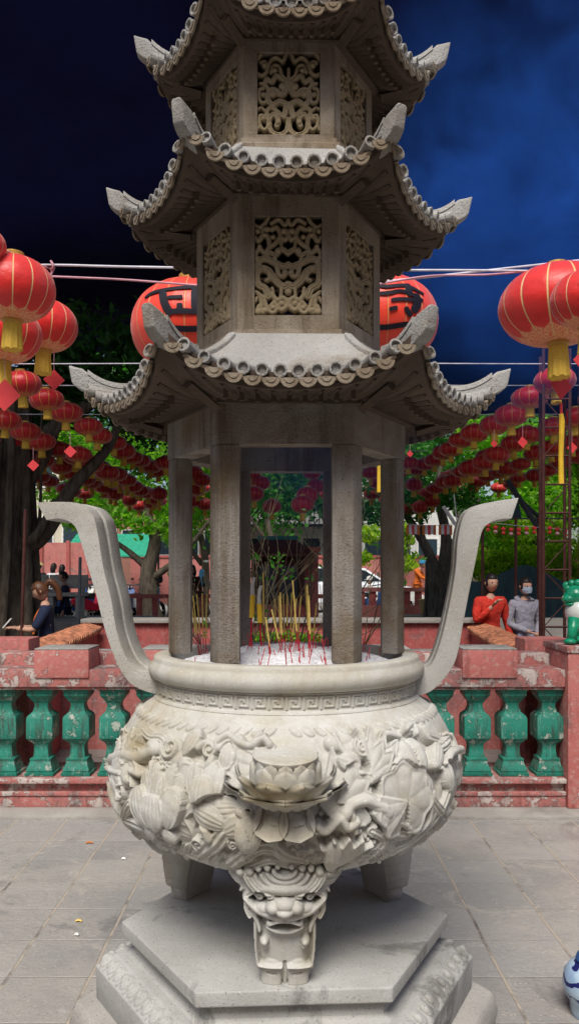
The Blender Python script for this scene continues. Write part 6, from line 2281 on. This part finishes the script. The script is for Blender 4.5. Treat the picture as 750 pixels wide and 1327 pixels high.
# little string of paper balls and flags
for i in range(11):
    px = 632 + i * 10; py = 681 + .8 * i + 3 * math.sin(i * .6)
    t = thing("paper_ball", f"tiny red and white paper ball, {ORD[i]} from the left on its string", "paper ball", P(px, py, 10.4), "paper balls on a string over the bushes")
    MB().ball(tuple(P(px, py, 10.4)), (.032, .032, .028), 10, 8).build("upper_ball", "card_red", t)
    MB().ball(tuple(P(px, py + 5.5, 10.4)), (.028, .028, .022), 10, 8).build("lower_ball", "cord_pink" if i % 2 else "card_red", t)
cord([P(620, 676, 10.4), P(680, 682, 10.4), P(750, 688, 10.4)], .003, "cord", "thin string carrying the tiny paper balls")
for i, (px, lb) in enumerate(((535, "left"), (556, "middle"), (577, "right"))):
    t = thing("pennant", f"small striped orange and white pennant, the {lb} one of three", "flag", P(px, 685, 13), "striped pennants behind the right pillar")
    c = P(px, 686, 13)
    for j, mm in enumerate(("awning_orange", "cloth_white", "card_red", "cloth_white", "awning_orange")):
        MB().b2(c.x - .11 + .044 * j, c.x - .11 + .044 * j + .0435, 13, 13.006, c.z - .09 + .01 * (j % 2), c.z + .07).build("stripe", mm, t)
cord([P(500, 676, 13.01), P(556, 681, 13.01), P(600, 677, 13.01)], .005, "cord", "thin string carrying the striped pennants")

# ---------------- ceramic lion on the right post
li = thing("ceramic_lion", "green and white glazed ceramic lion sitting on the right post", "statue", (2.03, 5.68, 1.118))
lx, ly, lz = 2.03, 5.66, 1.118
m = MB().ball((lx + .05, ly, lz + .17), (.11, .12, .15), 18, 12); m.ball((lx - .02, ly - .03, lz + .22), (.085, .09, .10), 16, 10)
m.build("body", "ceramic_white", li, sharp=180)
for dx, dy in ((-.075, -.07), (.06, -.09)):
    m = MB().tube([(lx + dx + .02, ly + dy, lz + .18), (lx + dx, ly + dy - .02, lz + .09), (lx + dx - .01, ly + dy - .02, lz + .02)], [.045, .034, .034], 10)
    m.ball((lx + dx - .025, ly + dy - .04, lz + .022), (.045, .045, .024), 12, 8); m.build("foreleg", "ceramic_green", li, sharp=180)
m = MB().ball((lx + .07, ly, lz + .07), (.12, .11, .075), 14, 10); m.ball((lx - .01, ly - .07, lz + .03), (.06, .05, .03), 12, 8); m.build("haunch", "ceramic_green", li, sharp=180)
m = MB().ball((lx - .03, ly - .02, lz + .335), (.085, .08, .075), 16, 12); m.ball((lx - .085, ly - .04, lz + .315), (.05, .055, .034), 12, 8); m.ball((lx - .075, ly - .04, lz + .278), (.042, .048, .018), 12, 8)
hd_ = m.build("head", "ceramic_green", li, sharp=180)
m = MB()
for i in range(9):
    a = i * .42 - .6
    m.ball((lx - .02 + .075 * math.cos(a), ly + .01 + .04 * math.sin(i * 2.1), lz + .36 + .065 * math.sin(a)), .028, 10, 7)
m.build("mane_curls", "ceramic_green", hd_, sharp=180)
for sy in (-1, 1):
    MB().ball((lx - .085, ly - .02 + sy * .035, lz + .352), .014, 10, 8).build("eye", "ceramic_white", hd_)
MB().ball((lx - .118, ly - .04, lz + .322), (.015, .022, .014), 10, 8).build("nose", "ceramic_pink", hd_)
m = MB().ball((lx - .05, ly - .075, lz + .235), (.03, .02, .03), 10, 8); m.build("bell", "ceramic_pink", li)
m = MB().tube(cr([(lx - .08, ly - .06, lz + .26), (lx - .02, ly - .10, lz + .24), (lx + .05, ly - .09, lz + .25)], 5), .014, 7); m.build("collar", "ceramic_green", li)

# ---------------- blue and white ceramic jar at the lower right corner
s = NT("blue_white_glaze")
sep = s.n("ShaderNodeSeparateXYZ"); s.l(s.co.outputs['Object'], sep.inputs[0])
wv = s.math('SINE', s.math('ADD', s.math('MULTIPLY', sep.outputs[2], 95), s.math('MULTIPLY', s.noise(9, 3), 14)))
bb = s.mix(s.step(s.noise(7, 3), .4, .62), (.42, .54, .66), (.16, .28, .50))
bb = s.mix(s.math('MULTIPLY', s.step(wv, .45, .6), s.step(s.noise(9, 2), .44, .48)), bb, (.015, .02, .12))
s.fin(bb, .22, None, .5)
jx, jy = P(770, 745, 2.93).x, 2.93
jr = thing("ceramic_jar", "blue and white glazed ceramic jar on the paving at the lower right corner", "jar", (jx, jy, 0))
MB().lathe([(.001, .001), (.080, .001), (.084, .012), (.086, .05), (.104, .075), (.112, .11), (.106, .15), (.085, .18), (.06, .192)], 40, (jx, jy, 0)).build("vessel", "blue_white_glaze", jr)
MB().lathe([(.062, .190), (.066, .20), (.06, .215), (.035, .235), (.02, .24), (.018, .255), (.001, .262)], 32, (jx, jy, 0)).build("lid", "moto_blue", jr)

# ---------------- litter on the paving
for px, py, w, mm, lb in ((102, 1196, 9, "stick_yellow", "small pale cigarette end on the paving left of the plinth"), (116, 1094, 10, "awning_orange", "orange scrap on the paving left of the bowl"), (688, 1048, 14, "yellow_silk", "yellow leaf lying by the kerb below the right balusters"), (52, 1058, 7, "awning_orange", "tiny orange scrap by the kerb at the left"), (99, 1214, 5, "white_paint", "tiny white scrap of paper left of the plinth"), (160, 1115, 5, "white_paint", "tiny white paper crumb near the bowl's left side")):
    Yl = CZ / ((py - HY) / F)
    c = P(px, py, Yl)
    L = w / F * Yl
    t = MB().tube(cr([(c.x - L / 2, c.y, .006), (c.x, c.y + .004, .010), (c.x + L / 2, c.y - .004, .006)], 4), [.004, .006, .007, .007, .007, .007, .006, .005, .003], 6, flat=.6).build("litter", mm)
    tag(t, lb, "litter")

# ================================================================== SMOKE drifting from the burner (lit by the same sun and sky)
s = NT("incense_smoke")
nt = s.t
nt.nodes.remove(s.b)
vol = nt.nodes.new("ShaderNodeVolumePrincipled")
vol.inputs['Color'].default_value = (.05, .25, 1.0, 1)
vol.inputs['Anisotropy'].default_value = .1
sep = s.n("ShaderNodeSeparateXYZ"); s.l(s.co.outputs['Generated'], sep.inputs[0])
vs_ = s.n("ShaderNodeVectorMath", operation='SUBTRACT'); s.l(s.co.outputs['Generated'], vs_.inputs[0]); vs_.inputs[1].default_value = (.5, .5, .5)
ln_ = s.n("ShaderNodeVectorMath", operation='LENGTH'); s.l(vs_.outputs[0], ln_.inputs[0])
fall = s.math('SUBTRACT', 1.0, s.step(ln_.outputs['Value'], .18, .49))
nz = s.step(s.noise(1.3, 6, .66, dist=1.2), .38, .64)
den = s.math('MULTIPLY', s.math('MULTIPLY', fall, nz), .62)
s.l(den, vol.inputs['Density'])
nt.links.new(vol.outputs[0], nt.nodes['Material Output'].inputs['Volume'])
m = MB().ball((0, 0, 0), (1.9, 1.15, 1.75), 32, 20)
o = m.build("smoke", "incense_smoke", None, sharp=180, local=True)
o.location = (1.75, 5.6, 4.25)
tag(o, "bluish incense smoke drifting up at the right of the tower", "smoke", kind="stuff")
m2_ = MATS["incense_smoke"].copy(); MATS["thin_smoke"] = m2_
for n_ in m2_.node_tree.nodes:
    if n_.type == 'MATH' and n_.operation == 'MULTIPLY' and abs(n_.inputs[1].default_value - .62) < 1e-4: n_.inputs[1].default_value = .8
o = m.build("smoke", "thin_smoke", None, sharp=180, local=True)
o.location = (.12, 2.95, 2.12); o.scale = (.25, .36, .26)
tag(o, "bluish incense smoke inside and under the lowest roof", "smoke", kind="stuff")
